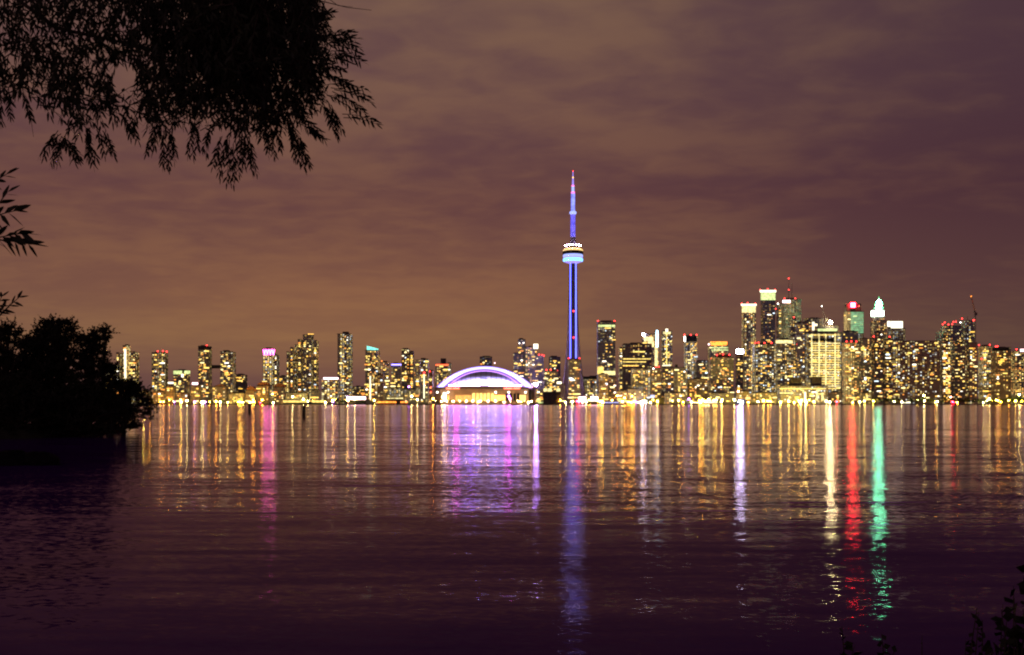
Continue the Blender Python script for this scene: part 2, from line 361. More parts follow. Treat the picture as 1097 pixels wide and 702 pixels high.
bld('jagged bright-lit tower with cyan light strip and violet-white lamp on its corner', 'B', [(687.5,701,358,'office'),(700.5,706,356)], 'dense', 'office_tower', 
    lamps=[(689.3,358.4,3.0,'violetwhite')], strips=[('cyan_strip',703,704.8,354,372,'cyanstrip'),('white_strip',701.5,704.5,372,394,'crown'),('lit_patch',690,700,361,366,'crown'),('lit_patch',694,700.5,366,372,'crown')])
bld('tower with small lit pyramid top and single light line down its middle', 'B', [(708.6,720,355)], 'condo',
    strips=[('light_line',713.7,714.6,357,391,'yellow'),('white_base_line',709.6,718.4,391,392.2,'palestrip'),('lit_crown',710.5,718.5,355.5,358,'crown'),('lit_peak',713,715.6,352.4,355.5,'crownwhite')])
bld('rust brick mid-rise with red roof lamps in front of the cyan-striped tower', 'F', [(697,707.6,394)], 'brick', red=[(703,393),(706,393.2)], lamps=[(700,395,1.4,'white')])
bld('condo block with scattered amber windows before the black office block', 'F', [(676,697,395)], 'condo')
bld('glass condo with dark water tank on the roof', 'F', [(721.8,735,394)], 'condo', pent=[(723,726,390.5,394)])
bld('dark glass condo under the white line of the pyramid-topped tower', 'F', [(707.6,722,393.6)], 'dark', nw=18)
bld('dark-topped tower with red corner lamps and one bright white upper edge', 'B', [(732.7,747,360)], 'dense', red=[(733.2,358.8),(740,358.9),(746.2,358.8)],
    strips=[('dark_cap',734.5,746.6,360.3,366,'dark'),('bright_edge',732.9,734.3,360.5,366,'white')])
bld('squarish pale-yellow glass block joined to the side of the dark-topped tower', 'M', [(744,758.6,387)], 'green')
bld('reddish brick mid-rise at the foot of the pale-yellow glass block', 'F', [(736,758,406)], 'brick', 'apartment_block', 'building')
bld('tower with orange glowing crown above two greenish lit floors', 'R', [(758.4,780,366.5)], 'condo', lamps=[(759.4,369,2.2,'pinkwhite')],
    strips=[('orange_crown',761.4,779,366,370,'orange'),('lit_floor_line',762,780,372,373.2,'greenish'),('lit_floor_line',762,780,374.6,375.8,'greenish')])
B = bld('dark condo with curved roof hump and ring of red lamps', 'F', [(759.5,786,383)], 'condo', red=[(762.2,384.4),(768,380.4),(774.6,379.6),(781.4,380.2)], pent=[(766,783,380,383.2)], nw=30)
bld('thin dark tower lifting a white-violet sign', 'M', [(787.8,796.4,380.5)], 'dark', strips=[('bright_sign',789,796.2,374.4,378.8,'violetwhite'),('sign_frame',788.6,796.6,378.8,381,'metal')], lamps=[(791,426.5,1.6,'gold')])
bld('shorter of the twin flared-crown towers, pale lit top', 'R', [(794.8,809.6,334)], 'dense', 'office_tower', red=[(794.6,325.4),(801,324.6),(809.2,325.4)], nw=30,
    strips=[('lit_crown',794.8,809.6,327.4,335,'crown'),('flared_rim',793.8,810.4,325.8,327.6,'crownwhite')], pent=[(796,808.5,326.5,334)])
bld('taller of the twin flared-crown towers, dark blue shaft', 'R', [(815,830.6,321)], 'glass', 'office_tower', red=[(814.4,310.6),(822.5,309.7),(830.4,310.6),(830.8,331)], nw=14,
    strips=[('lit_crown',815,830.6,313,321.6,'greenish'),('flared_rim',814,831.4,311,313.2,'crownwhite')], pent=[(816,829.5,312,321)])
B = bld('greenish office tower with twin antenna masts and white sign at its top corner', 'Z', [(837,858.4,321),(831.6,837.2,326,'stone')], 'green', 'office_tower', nw=20,
    red=[(840.5,319.8),(852,319.8),(845,298.4),(845,310.6)], masts=[(845,299,321),(848.4,303.5,321)],
    strips=[('white_sign',838.4,846.6,321.8,324.4,'pinkwhite')], lamps=[(833.4,325.4,1.7,'white')])
bld('condo with line of red lamps standing below the flared-crown towers', 'M', [(806,830.4,368.6)], 'condo', red=[(809.2,367.6),(812.5,367.2),(819,367.6),(826.5,367.4)], nw=32)
bld('condo with golden lit roof edge over a row of red lamps', 'M', [(830.2,853.4,364)], 'dense', red=[(846,369),(849.6,369.2),(853,368.8)], nw=34,
    strips=[('gold_crown',831,849,364.6,368,'crown')])
bld('narrow black slab behind the gold-edged condo', 'R', [(846.2,853,341)], 'dark', 'office_tower', nw=3, red=[(850.5,340)])
bld('pale floodlit slab between the gold-edged condo and the bright hotel', 'B', [(852.4,862.4,346)], 'stone', nw=26)
B = bld('dark unfinished tower with work lights over the bright hotel roof', 'R', [(860,882.5,341.5),(880,899,349.5)], 'dark', 'office_tower', nw=6,
    lamps=[(889.6,345.6,4.4,'flood','work_light')], strips=[('lit_frame',870,872.4,345,354,'palestrip'),('lit_frame',872,875.6,347,349.4,'palestrip'),('lit_floor',876,897,352.4,354.8,'greenish')])
# bright hotel slab
B = bld('bright yellow-lit hotel slab with white vertical light columns', 'M', [(863,901,357)], 'office', 'hotel_block', 'hotel', nw=44,
    strips=[('dark_roof_sign_band',868.6,893.4,362.6,366,'dark')]
    + [('light_column',x-.55,x+.55,358,413,'crown') for x in (869.5,877.6,884.6,894.6)]
    + [('lit_floor_line',867+(k%3),899.8,y,y+.75,('yellow','crown','yellow')[k%3]) for k, y in enumerate([358.6]+[367.5+2.55*i for i in range(20)])])
bld('dark terminal block with stepped roof boxes and yellow-lit ground floors', 'A', [(833,887,413.6)], 'office', 'terminal_building', 'building',
    pent=[(845,858.4,404.4,413.6),(868,880.4,403.6,413.6)], nw=30,
    strips=[('lit_floor_line',835,885,416,417,'yellow'),('lit_floor_line',835,850,420.6,421.8,'crown'),('tall_lit_window',861.5,863.5,420,428.5,'palestrip'),('tall_lit_window',874.2,876.2,418,429,'crown'),('tall_lit_window',880,882.2,421,429,'crown')])
bld('brown tower with red sign on its dark cap and green-lit side', 'R', [(904,911.6,334,'brick'),(911,925.2,334)], 'green', 'office_tower', nw=8,
    strips=[('green_strip',911.4,925,334.4+2.3*k,336.1+2.3*k,'greenface') for k in range(10)], pent=[(904.6,922.4,325.4,334)],  # green light on this side painted in as glowing strips, floor by floor
    lamps=[(904.8,338,1.5,'gold'),(920,328,1.3,'red')])
zz = [o for o in bpy.data.objects if o.get('label','').startswith('brown tower with red sign')][0]; D0 = zz.location.y
MB().box(-5.6,5.6,-1,0,-5.6,5.6).build('red_sign', M['redsign'], zz, (PX(914,D0)-zz.location.x, 1.5, PZ(326.9,D0)-GZ))
MB().box(-5,5,0,5,-12,-5).build('sign_base', M['dark'], zz, (PX(914,D0)-zz.location.x, 1.5, PZ(326.9,D0)-GZ))
bld('dim bluish office block tucked between the hotel and the green-lit tower', 'B', [(899,919,355.5)], 'glass', 'office_tower')
bld('grey condo with red roof lamps in front of the bluish office block', 'F', [(902,920.8,367)], 'dense', red=[(907,366),(912,365.8),(917.4,366)], nw=34)
bld('thin pale condo between the red-lamped condo and the tall dark tower', 'M', [(919,933.5,363)], 'condo')
B = bld('ziggurat-topped tower carrying the green-white weather beacon', 'R', [(932.4,950,344)], 'stone', 'office_tower', nw=14, pent=[(935.6,947.6,339,344,'stone')])
zz = B.root
B.strip('lit_lantern_base', 935.4, 947, 332.6, 338.8, lamp_mat('lantern_base_light', (.72,1,.78), 6), 3, .1, 16)
MB().lathe([(5.2,0),(6.4,6),(7,14),(6.4,20),(3.2,25),(1,28)], n=12).build('green_beacon', M['green'], zz, (B.lx(941.6,10), 10, B.lz(332.6,10)))
gr = lamp_mat('green_halo_glow', (.10,.85,.30), 1.3)  # glow for rings and finial added to imitate the beacon's green halo
MB().lathe([(11,5),(11.8,5.6),(11.8,8.4),(11,9)], n=16).build('green_halo_ring', gr, zz, (B.lx(941.6,10), 10, B.lz(332.6,10)))
MB().lathe([(8.6,15),(10.4,15.6),(10.4,18.6),(8.6,19.2)], n=16).build('green_halo_ring', gr, zz, (B.lx(941.6,10), 10, B.lz(332.6,10)))
MB().lathe([(2.6,27.5),(1.6,31),(.3,36)], n=8).build('green_halo_finial', gr, zz, (B.lx(941.6,10), 10, B.lz(332.6,10)))
bld('tower with blank white glowing roof block east of the beacon tower', 'R', [(951,970,352)], 'green', 'office_tower', nw=14,
    strips=[('glowing_roof_block',950.6,953.8,344.2,350,'crownwhite'),('glowing_roof_block',954.4,967,344.4,351.6,'crownwhite')], pent=[(951.5,967,345,352)])
bld('tall dark tower below the beacon with red lamps on its stepped roof', 'M', [(933,946,356),(945,955.4,362)], 'dark', red=[(936,360.6),(940,357),(943.8,360.6),(953,361)], nw=26)
bld('very wide dark slab with hundreds of amber windows', 'M', [(951,1007,365.5),(1006.4,1018.5,365)], 'slab', 'apartment_block', 'building', nw=66, dp=20)
bld('curved-edge tower with cluster of red lamps behind the wide slab', 'B', [(1008,1030.5,349.4),(1005,1008.5,355),(1029.8,1043.6,344)], 'glass', 'office_tower',
    red=[(1010,347.6),(1012,345.6),(1016,347.8),(1020,347.4),(1021.4,345),(1024,344.8),(1030.6,341.4),(1042.8,343.4)], masts=[(1036.4,338.4,344)], lamps=[(1029,345.6,1.4,'white')], nw=22)
bld('dark twin-bay slab with regular columns of lit windows under the crane', 'M', [(1018.5,1034,367.5,'dark'),(1033.6,1047,367.5)], 'slab', nw=24)
bld('pale speckled condo with two rows of red lamps near the far trees', 'M', [(1048,1062.5,371)], 'dense', red=[(1048.8,369.8),(1060.4,369.6),(1051.6,384.6),(1056.8,384.4),(1060.2,384.6)], nw=30)
bld('maroon block with flat dark roof between two speckled condos', 'F', [(1061.5,1083,372.5)], 'brick', 'apartment_block', 'building', red=[(1066.8,371.4),(1068.6,371.2)], nw=24,
    strips=[('dark_roof_band',1063,1081,372.6,376,'dark')])
bld('speckled condo with pinkish-white sign at its roof', 'M', [(1082.5,1112,376)], 'dense', red=[(1089,374.4)], strips=[('lit_sign',1093,1104,374.2,376.6,'pinkwhite')], nw=34)

# --- low buildings on the waterfront
low = [
 ('brick warehouse beneath the three-part light-fin tower', (150,163,418), 'low'), ('low brick shed in front of the grey-green glass condo', (164,178,419.5), 'low'),
 ('low block lifting a small white rooftop sign beside the green-crowned condo', (178,189,414), 'brick'), ('brick block with pink-white rooftop sign before the bridged tower', (204,216,413.5), 'brick'),
 ('flat-roofed block under the short green-crowned condo', (189,204,421), 'low'), ('brown gabled hall between the two bridged towers', (227.5,245,414.5), 'brick'),
 ('long low office with a line of yellow windows', (245,263,421.5), 'office'), ('small brick block between the yellow-windowed office and the barrel-roofed hall', (263,274.5,418.5), 'low'),
 ('barrel-roofed brick hall below the magenta-crowned tower', (275,289.5,413.5), 'brick'), ('dark low garage beside the barrel-roofed hall', (293,306,415), 'dark'),
 ('bright ground-floor block at the foot of the stepped condos', (306,331,421), 'office'), ('black box-like block between stepped condos and lit eave block', (332.5,343.5,418), 'dark'),
 ('low row of shops behind the orange quay lights', (412,432,416), 'dense'), ('pale low block beneath the dark round-topped tower', (433,449,417), 'dense'),
 ('dark green glass pavilion block at the east end of the stadium', (574.5,582,417.5), 'dark'),
 ('tan shed beyond the glowing market hall', (660.5,672,419.5), 'stone'), ('low block with amber floors under the black office block', (672,690,417), 'condo'),
 ('low grey terrace in front of the tank-topped condo', (712,734,421), 'office'), ('long dark shed before the reddish brick mid-rise', (758,786,421.5), 'dark'),
 ('gold-lit low block at the foot of the white-violet sign tower', (787,803,419.5), 'brick'), ('small lit block below the red-lamped condo row', (804,832,421), 'office'),
 ('black low shed between the terminal and the grey condo', (887.5,902,420.5), 'dark'), ('cool-lit lobby block under the thin pale condo', (921,934,421), 'office'),
]
for lab, (x0,x1,yt), sty in low:
    B = bld(lab, 'A', [(x0,x1,yt)], sty, 'low_building', 'building', nw=6, dp=18)
    if 'small white rooftop' in lab: B.strip('roof_sign', 180,186,409.4,411.2,M['crownwhite'],2,1); B.strip('sign_post',182.5,183.3,411.2,414,M['metal'],2,.6)
    if 'pink-white rooftop' in lab: B.strip('roof_sign', 206,212,410,412.2,M['pinkwhite'],2,1); B.strip('sign_post',208.6,209.4,412.2,413.6,M['metal'],2,.6)
    if 'barrel-roofed' in lab:
        a0, a1 = B.lx(x0+.4), B.lx(x1-.8); n = 12
        arc = [((a0+a1)/2-(a1-a0)/2*math.cos(math.pi*i/n), B.lz(yt)+9*math.sin(math.pi*i/n)) for i in range(n+1)]
        m = MB(); vs = [(x,1,z) for x,z in arc]+[(x,17,z) for x,z in arc]
        m.add(vs, [tuple(range(n,-1,-1))]+[tuple(range(n+1,2*n+2))]+[(i,i+1,n+2+i,n+1+i) for i in range(n)]).build('barrel_roof', M['brickwall'], B.root)
    if 'gabled' in lab:
        a0, a1, z = B.lx(x0+.2), B.lx(x1-1.4), B.lz(yt)
        MB().add([(a0,0.5,z),(a1,.5,z),((a0+a1)/2,.5,z+6),(a0,17,z),(a1,17,z),((a0+a1)/2,17,z+6)], [(0,1,2),(5,4,3),(0,2,5,3),(1,4,5,2),(0,3,4,1)]).build('gable_roof', M['brickwall'], B.root)

# ------------------------------------------------------------------ communications tower
def comm_tower():
    DL = lamp_mat('deck_lamp_light', (.88,.62,1), 90)
    D = 2505; B = Bld('communications_tower', 'very tall concrete communications tower lit blue, with ringed pod and needle mast', 'tower', D, 613.8)
    u = D/F; z = lambda y: PZ(y, D)-GZ
    # Y-shaped shaft, three legs that flare towards the ground
    prof = []
    zt = z(281)
    for k in range(19):
        t = k/18; rr = 9.6 + 24*(1-t)**3.2 + 4.2*(1-t)
        prof.append((t*zt, rr, 5.6+3.0*(1-t)))
    vs, fs = [], []; n = 12
    for zz_, rr, c in prof:
        for leg in range(3):
            a = R(90+120*leg); ca, sa = math.cos(a), math.sin(a); hw = 2.6
            for (p, q) in ((c, -hw-1.6), (rr, -hw), (rr, hw), (c, hw+1.6)):
                vs.append((p*ca-q*sa, p*sa+q*ca, zz_))
    for k in range(len(prof)-1):
        fs += [(k*n+i, k*n+(i+1)%n, (k+1)*n+(i+1)%n, (k+1)*n+i) for i in range(n)]
    fs += [tuple(range(n-1,-1,-1)), tuple(range((len(prof)-1)*n, len(prof)*n))]
    MB().add(vs, fs).build('shaft', M['concrete'], B.root)
    for sx in (-1, 1):
        x = sx*2.95*u
        MB().box(x-.8, x+.8, -9.5, -3.0, z(384), z(282)).build('led_line', M['led'], B.root)
    MB().box(-3.6, 3.6, -9, -2, 4, z(282)).build('lift_shaft', M['metal'], B.root)
    for y in (333.8, 362): MB().ball((.8,-10,z(y)), 1.7).build('red_beacon', M['red'], B.root)
    m = lambda part, pr, mat, n=32: MB().lathe([(r*u, z(y)) for r, y in pr], n=n).build(part, M[mat], B.root, smooth=False)
    m('pod_underside', [(4.2,282.6),(8.4,281),(9.6,280.6)], 'podviolet')
    m('cyan_ring', [(9.6,280.6),(10.6,279.6),(10.6,277.6),(9.8,277)], 'cyanring')
    m('radome', [(9.8,277),(10.3,276.4),(10.3,275.6)], 'podviolet')
    m('pale_ring', [(10.3,275.6),(10.7,275),(10.6,273.4),(10.2,273)], 'palering')
    m('dark_deck', [(10.2,273),(11.1,272.4),(11.1,271),(10.8,269.4)], 'dark')
    m('gold_deck', [(10.8,269.4),(10.9,268.8),(9.4,267.2)], 'goldring')
    m('deck_roof', [(10.6,268.3),(9.6,267),(8.4,266.2)], 'goldring')
    m('upper_deck', [(8.4,266.4),(8.4,264),(7.2,263.2)], 'dark')
    for k in range(14):
        a = 2*math.pi*k/14+.12
        MB().ball((8.2*u*math.cos(a), 8.2*u*math.sin(a), z(263.4)), 1.35).build('deck_lamp', DL, B.root)
    m('mast_base', [(4.0,263.6),(3.1,259),(2.6,254)], 'metal', 6)
    m('lower_mast', [(2.5,254),(2.55,229.4)], 'mastblue', 6)
    m('sky_ring', [(2.6,229.8),(3.7,229),(3.7,227.2),(2.4,226.4)], 'palering')
    m('middle_mast', [(2.2,226.6),(2.1,207)], 'mastpale', 6)
    m('pink_ring', [(2.0,207.3),(2.0,206)], 'pinkring', 8)
    m('upper_mast', [(1.5,206.2),(1.4,199.6)], 'palering', 6)
    m('pink_ring', [(1.45,199.8),(1.45,198.8)], 'pinkring', 8)
    m('needle', [(1.05,199),(.75,191),(.55,190.4),(.35,184)], 'podviolet', 6)
    m('needle_tip', [(.35,184.4),(.2,182.6)], 'metal', 6)
    MB().ball((0,-1,z(190.3)), 1.8).build('gold_beacon', M['gold'], B.root)
    MB().ball((0,-1,z(183.6)), .9).build('red_beacon', M['red'], B.root)
comm_tower()

# ------------------------------------------------------------------ domed stadium
def stadium():
    D = 2400; B = Bld('domed_stadium', 'domed stadium with violet-white lit arches over beige walls', 'stadium', D, 518.5)
    L, Z = B.lx, B.lz
    zs = Z(414.6)
    a = L(574.2)-0.; poly = [(L(464.5),40),(L(472),8),(L(486),0),(L(552),0),(L(566),8),(a,40),(a,165),(L(560),190),(L(478),190),(L(464.5),165)]
    MB().prism(poly, 0, zs).build('outer_wall', M['beige'], B.root)
    MB().prism([(x*1.006, y-.8 if y < 100 else y+.8) for x,y in poly], zs-4.2, zs-2.6).build('wall_ledge', M['metal'], B.root)
    def seg(hw, h, n=40):                       # circle segment: half width, rise
        Rr = (hw*hw+h*h)/(2*h); th = math.asin(min(1,hw/Rr))
        return [(Rr*math.sin(-th+2*th*i/n), zs+h-Rr+Rr*math.cos(-th+2*th*i/n)) for i in range(n+1)]
    def arch(part, o, i_, y0, y1, mat):
        A, C = seg(*o), seg(*i_); n = len(A); m = MB()
        vs = [(x,y0,z) for x,z in A]+[(x,y0,z) for x,z in C]+[(x,y1,z) for x,z in A]+[(x,y1,z) for x,z in C]; fs = []
        for k in range(n-1):
            fs += [(n+k,n+k+1,k+1,k), (2*n+k,2*n+k+1,3*n+k+1,3*n+k), (k,k+1,2*n+k+1,2*n+k), (3*n+k,3*n+k+1,n+k+1,n+k)]
        fs += [(0,2*n,3*n,n),(n-1,2*n-1,4*n-1,3*n-1)]
        m.add(vs, fs).build(part, M[mat], B.root)
    arch('roof_vault', (114,49.5), (108,47.0), 62, 150, 'panel')
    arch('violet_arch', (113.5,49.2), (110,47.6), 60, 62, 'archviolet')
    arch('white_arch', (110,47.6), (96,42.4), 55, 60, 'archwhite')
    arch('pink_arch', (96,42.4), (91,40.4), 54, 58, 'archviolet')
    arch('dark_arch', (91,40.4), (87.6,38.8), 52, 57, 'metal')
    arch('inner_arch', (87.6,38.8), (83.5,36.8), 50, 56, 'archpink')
    # front quarter dome
    vs, fs = [], []; nu, nv = 48, 14; top = seg(85, 37.2, nu)
    for j in range(nv+1):
        t = j/nv
        for x, zt in top:
            e = abs(x)/85
            yf = 21+24*e*e
            vs.append((x, yf+(49-yf)*(1-math.cos(t*math.pi/2)), zs-.5+(zt-zs+.5)*math.sin(t*math.pi/2)))
    for j in range(nv):
        fs += [(j*(nu+1)+i, j*(nu+1)+i+1, (j+1)*(nu+1)+i+1, (j+1)*(nu+1)+i) for i in range(nu)]
    MB().add(vs, fs).build('dome_panel', M['panel'], B.root, smooth=True)
    RL = {'b': lamp_mat('rim_flood_blue', (.26,.28,1), 26), 'p': lamp_mat('rim_flood_pink', (1,.10,.80), 66), 'v': lamp_mat('rim_flood_violet', (.36,.12,1), 56)}
    for x0, x1, kk in ((479.5,485,'b'),(485.3,491,'p'),(491.3,501,'b'),(501.3,509,'v'),(509.3,514,'b'),(524,534,'b'),(534.3,541,'b'),(541.3,547.5,'p'),(547.8,559,'b')):
        m = MB(); n = max(2, int((x1-x0)/2.5))
        for i in range(n):
            xa, xb = L(x0+(x1-x0)*i/n), L(x0+(x1-x0)*(i+1)/n)
            ya = 21+24*(((xa+xb)/2)/85)**2
            m.box(xa, xb, ya-5.4, ya-4.6, zs+1.4, zs+5.0)
        m.build('rim_flood_strip', RL[kk], B.root)
    pf = lamp_mat('added_panel_light', (.50,.46,1), 2900)  # unseen lights added to brighten the dome panel
    for x in (484,494,504,513,524,533,543,553): MB().ball((L(x), 9+24*(L(x)/85)**2, zs+1.1), 1.0).build('added_panel_light', pf, B.root)
    m = MB(); n = 40
    for i in range(n):
        xa, xb = -86+172*i/n, -86+172*(i+1)/n; yc = 21+24*(((xa+xb)/2)/85)**2
        m.box(xa, xb, yc-15.5, yc-14.7, zs-.3, zs+2.5)
    m.build('parapet', M['beige'], B.root)  # added low wall, screens the panel lights from the water side
    for i in range(1, nu, 3):
        MB().tube([Vector(vs[j*(nu+1)+i])+Vector((0,-.3,.1)) for j in range(nv+1)], .45, 4).build('roof_rib', M['metal'], B.root)
    for x0, x1 in ((478,484),(485,492.2),(539.8,549),(550,557.2)): B.strip('red_sign_band', x0, x1, 415.4, 416.8, lamp_mat('stadium_red_sign', (1,.16,.10), 4.5), 0, 1.2)
    for x0, x1, mt in ((475,477.5,'white'),(488,505,'orange'),(527,541,'gold'),(556,563,'yellow'),(477.8,487.5,'orange')):
        B.strip('lit_archway', x0, x1, 423.4 if mt != 'white' else 421, 430, M[mt] if mt != 'orange' else lamp_mat('archway_glow', (1,.42,.06), 1.0, .2), 0 if 486 <= x0 < 552 else 4, 1.4)
    for x in range(506, 527, 4): B.strip('lobby_pane', x, x+2.8, 421.4, 429.5, M['yellow'] if x % 8 else M['dark'], 0, 1.0)
    for x in range(542, 556, 4): B.strip('lobby_pane', x, x+2.6, 421.5, 429.5, M['dark'] if x % 8 else M['white'], 0, 1.0)
    B.vol('vent_pylon', 566.5, 569.4, 417.5, M['dark'], 6, 6)
    B.vol('end_pylon', 571.6, 574.6, 414.5, M['beige'], 20, 10)
    B.lamp(574, 412, 3.6, M['violet'], 'corner_lamp', 22)
    wf = lamp_mat('wall_flood', (1,.56,.22), 260)
    for x in (467,473,479,486,493,500,507,515,523,531,539,547,555,562,569): MB().ball((L(x), -20 if 480 < x < 558 else -9, 6), .9).build('wall_flood', wf, B.root)
    for x in (468.5,480,531,545,563): B.lamp(x, 420.4, 1.8, M['white'], 'wall_lamp', -2)
stadium()

# ------------------------------------------------------------------ crane
def crane():
    D = 2600; B = Bld('tower_crane', 'orange tower crane with raised jib above the twin-bay slab', 'crane', D, 1044.6)
    B.D = D
    def lattice(p, q, w, part, mat):
        p, q = Vector(p), Vector(q); m = MB(); d = (q-p).normalized(); a = d.cross(Vector((0,1,0))).normalized()*w; b = Vector((0,w,0))
        for s1 in (-1,1):
            for s2 in (-1,1): m.tube([p+a*s1+b*s2, q+a*s1+b*s2], .35, 4)
        n = max(3,int((q-p).length/(w*3)))
        for k in range(n):
            s_ = 1 if k%2 else -1
            m.tube([p.lerp(q,k/n)+a*s_-b, p.lerp(q,(k+1)/n)-a*s_-b], .25, 4)
        m.build(part, mat, B.root)
    cm = plain('crane_orange', (.75,.33,.10), .6)
    lattice((0,0,0), (0,0,B.lz(336)), 1.3, 'mast', M['metal'])
    lattice((0,0,B.lz(334.5)), (B.lx(1040.4),0,B.lz(318)), 1.1, 'jib', cm)
    B.strip('counterweight', 1044.4, 1046.4, 335, 338, M['metal'], 0, 3); B.strip('cab', 1043.2, 1044.8, 333.4, 335.4, M['metal'], 0, 2)
    B.lamp(1040.4, 317.6, 1.6, M['orange'], 'jib_lamp', 0); B.lamp(1043.6, 343, 1.5, M['red'], 'red_lamp', -2)
crane()
B = Bld('luffing_crane', 'thin dark luffing crane with white tip lamp above the work lights', 'crane', 2690, 884)
for part, p, q, r in (('mast',(884.5,431),(884.5,341),1.0), ('jib',(884.5,342.5),(880.4,328.6),.55)):
    MB().tube([(B.lx(p[0]),0,B.lz(p[1])),(B.lx(q[0]),0,B.lz(q[1]))], r, 5).build(part, M['metal'], B.root)
B.strip('counterweight', 884.8, 886.8, 341.4, 343.6, M['metal'], 0, 3); B.lamp(880.4, 328.2, 1.3, M['white'], 'jib_lamp', 0)

# ------------------------------------------------------------------ quay pavilions (long bright things at the water's edge)
pav = [
 ('long yellow-lit marquee at the foot of the stepped condos', 303, 347, 428.6, 431.4, 'yellow'), ('white-lit quay restaurant beside the lone tall condo', 371, 392, 424.6, 428.4, 'pinkwhite'),
 ('row of orange-lit kiosks below the teal-topped tower', 404, 437, 429.6, 431.8, 'orange'), ('pale-lit upper terrace above the orange kiosks', 414, 432, 425.8, 427.4, 'crown'),
 ('white-roofed lit market hall near the yellow-windowed block', 582, 600.5, 415.6, 419.6, 'crown'), ('green-white lit tent by the stadium end', 576, 590, 430.2, 432, 'greenish'),
 ('glowing pink-white market hall east of the communications tower', 619.5, 641, 424.6, 429.8, 'pinkwhite'), ('bluish-white lit dock shed before the brown slab', 647, 663, 430.4, 432, 'palering'),
 ('small brilliant white kiosk near the black office block', 683, 695, 430, 432.2, 'crownwhite'), ('blue-white glowing canopy under the rust brick mid-rise', 696.5, 711.5, 423, 426.4, 'palering'),
 ('long white-lit ferry dock under the brick mid-rise', 737, 770, 430.4, 431.8, 'crownwhite'), ('low gold-lit terrace under the golden-roofed condo', 788, 804, 425, 428, 'gold'),
 ('pale-lit dock canopy in front of the terminal block', 806, 830, 430, 431.4, 'crown'), ('cool-white boathouse under the wide dark slab', 966, 976, 430.2, 432, 'crownwhite'),
]
for i, (lab, x0, x1, yt, yb, mt) in enumerate(pav):
    D = 2212 + (i*5) % 17; B = Bld('quay_pavilion', lab, 'pavilion', D, (x0+x1)/2)
    X0, X1 = B.lx(x0), B.lx(x1); z1, z0 = B.lz(yt), max(0, B.lz(yb)); dpv = 9
    MB().box(X0+.4, X1-.4, 1.2, dpv, 0, max(z0,.6)+1.0).build('hall', M['roof'], B.root)
    n = max(3, int((X1-X0)/8))
    for k in range(n):
        a, b = X0+(X1-X0)*k/n+.5, X0+(X1-X0)*(k+1)/n-.5
        if random.random() < .85: MB().box(a, b, .6, 1.1, max(z0,.5), z1-.5-random.random()*.8).build('lit_bay', M[mt], B.root)
    MB().box(X0-.6, X1+.6, -.6, dpv+.5, z1-.4, z1+.5).build('roof', M['metal'], B.root)
    for k in range(n+1):
        xa = X0+(X1-X0)*k/n; MB().box(xa-.3, xa+.3, .3, .9, 0, z1-.4).build('post', M['metal'], B.root)

# ------------------------------------------------------------------ quay lamps
LM = {'o': lamp_mat('sodium_lamp', (1,.44,.03), 190), 'w': lamp_mat('white_street_lamp', (1,.90,.24), 140), 'y': lamp_mat('yellow_street_lamp', (1,.72,.07), 215),
      'v': lamp_mat('violet_street_lamp', (.50,.16,1), 22), 'r': lamp_mat('red_quay_lamp', (1,.012,.03), 80), 'p': lamp_mat('pink_quay_lamp', (1,.45,.30), 40), 'b': lamp_mat('blue_white_lamp', (.62,.75,1), 200)}
PR = {}
WORD = {'o':'orange','w':'warm white','y':'yellow','v':'violet','r':'red','p':'pink','b':'blue-white'}
for k, mt in LM.items():
    r = empty('quay_lamp', (0,0,-500)); r['category'] = 'lamp'
    a = MB().lathe([(.35,0),(.2,1),(.14,7.6)], n=6).build('lamp_post', M['metal'], r)
    c = MB().lathe([(.3,0),(1.1,.4),(1.3,1.1),(.8,1.9),(.15,2.2)], n=8).build('lamp_globe', mt, r)
    PR[k] = r; KIDS[r.name] = [a, c]
ZONES = [(0,215,'near the grey-green glass condo'),(215,300,'below the bridged towers'),(300,400,'near the stepped condos'),(400,465,'before the teal-topped tower'),
         (465,575,'in front of the stadium'),(575,645,'at the foot of the communications tower'),(645,735,'before the black office block'),(735,832,'below the flared-crown towers'),
         (832,905,'in front of the bright hotel'),(905,1018,'along the wide dark slab'),(1018,1200,'beside the far dark trees')]
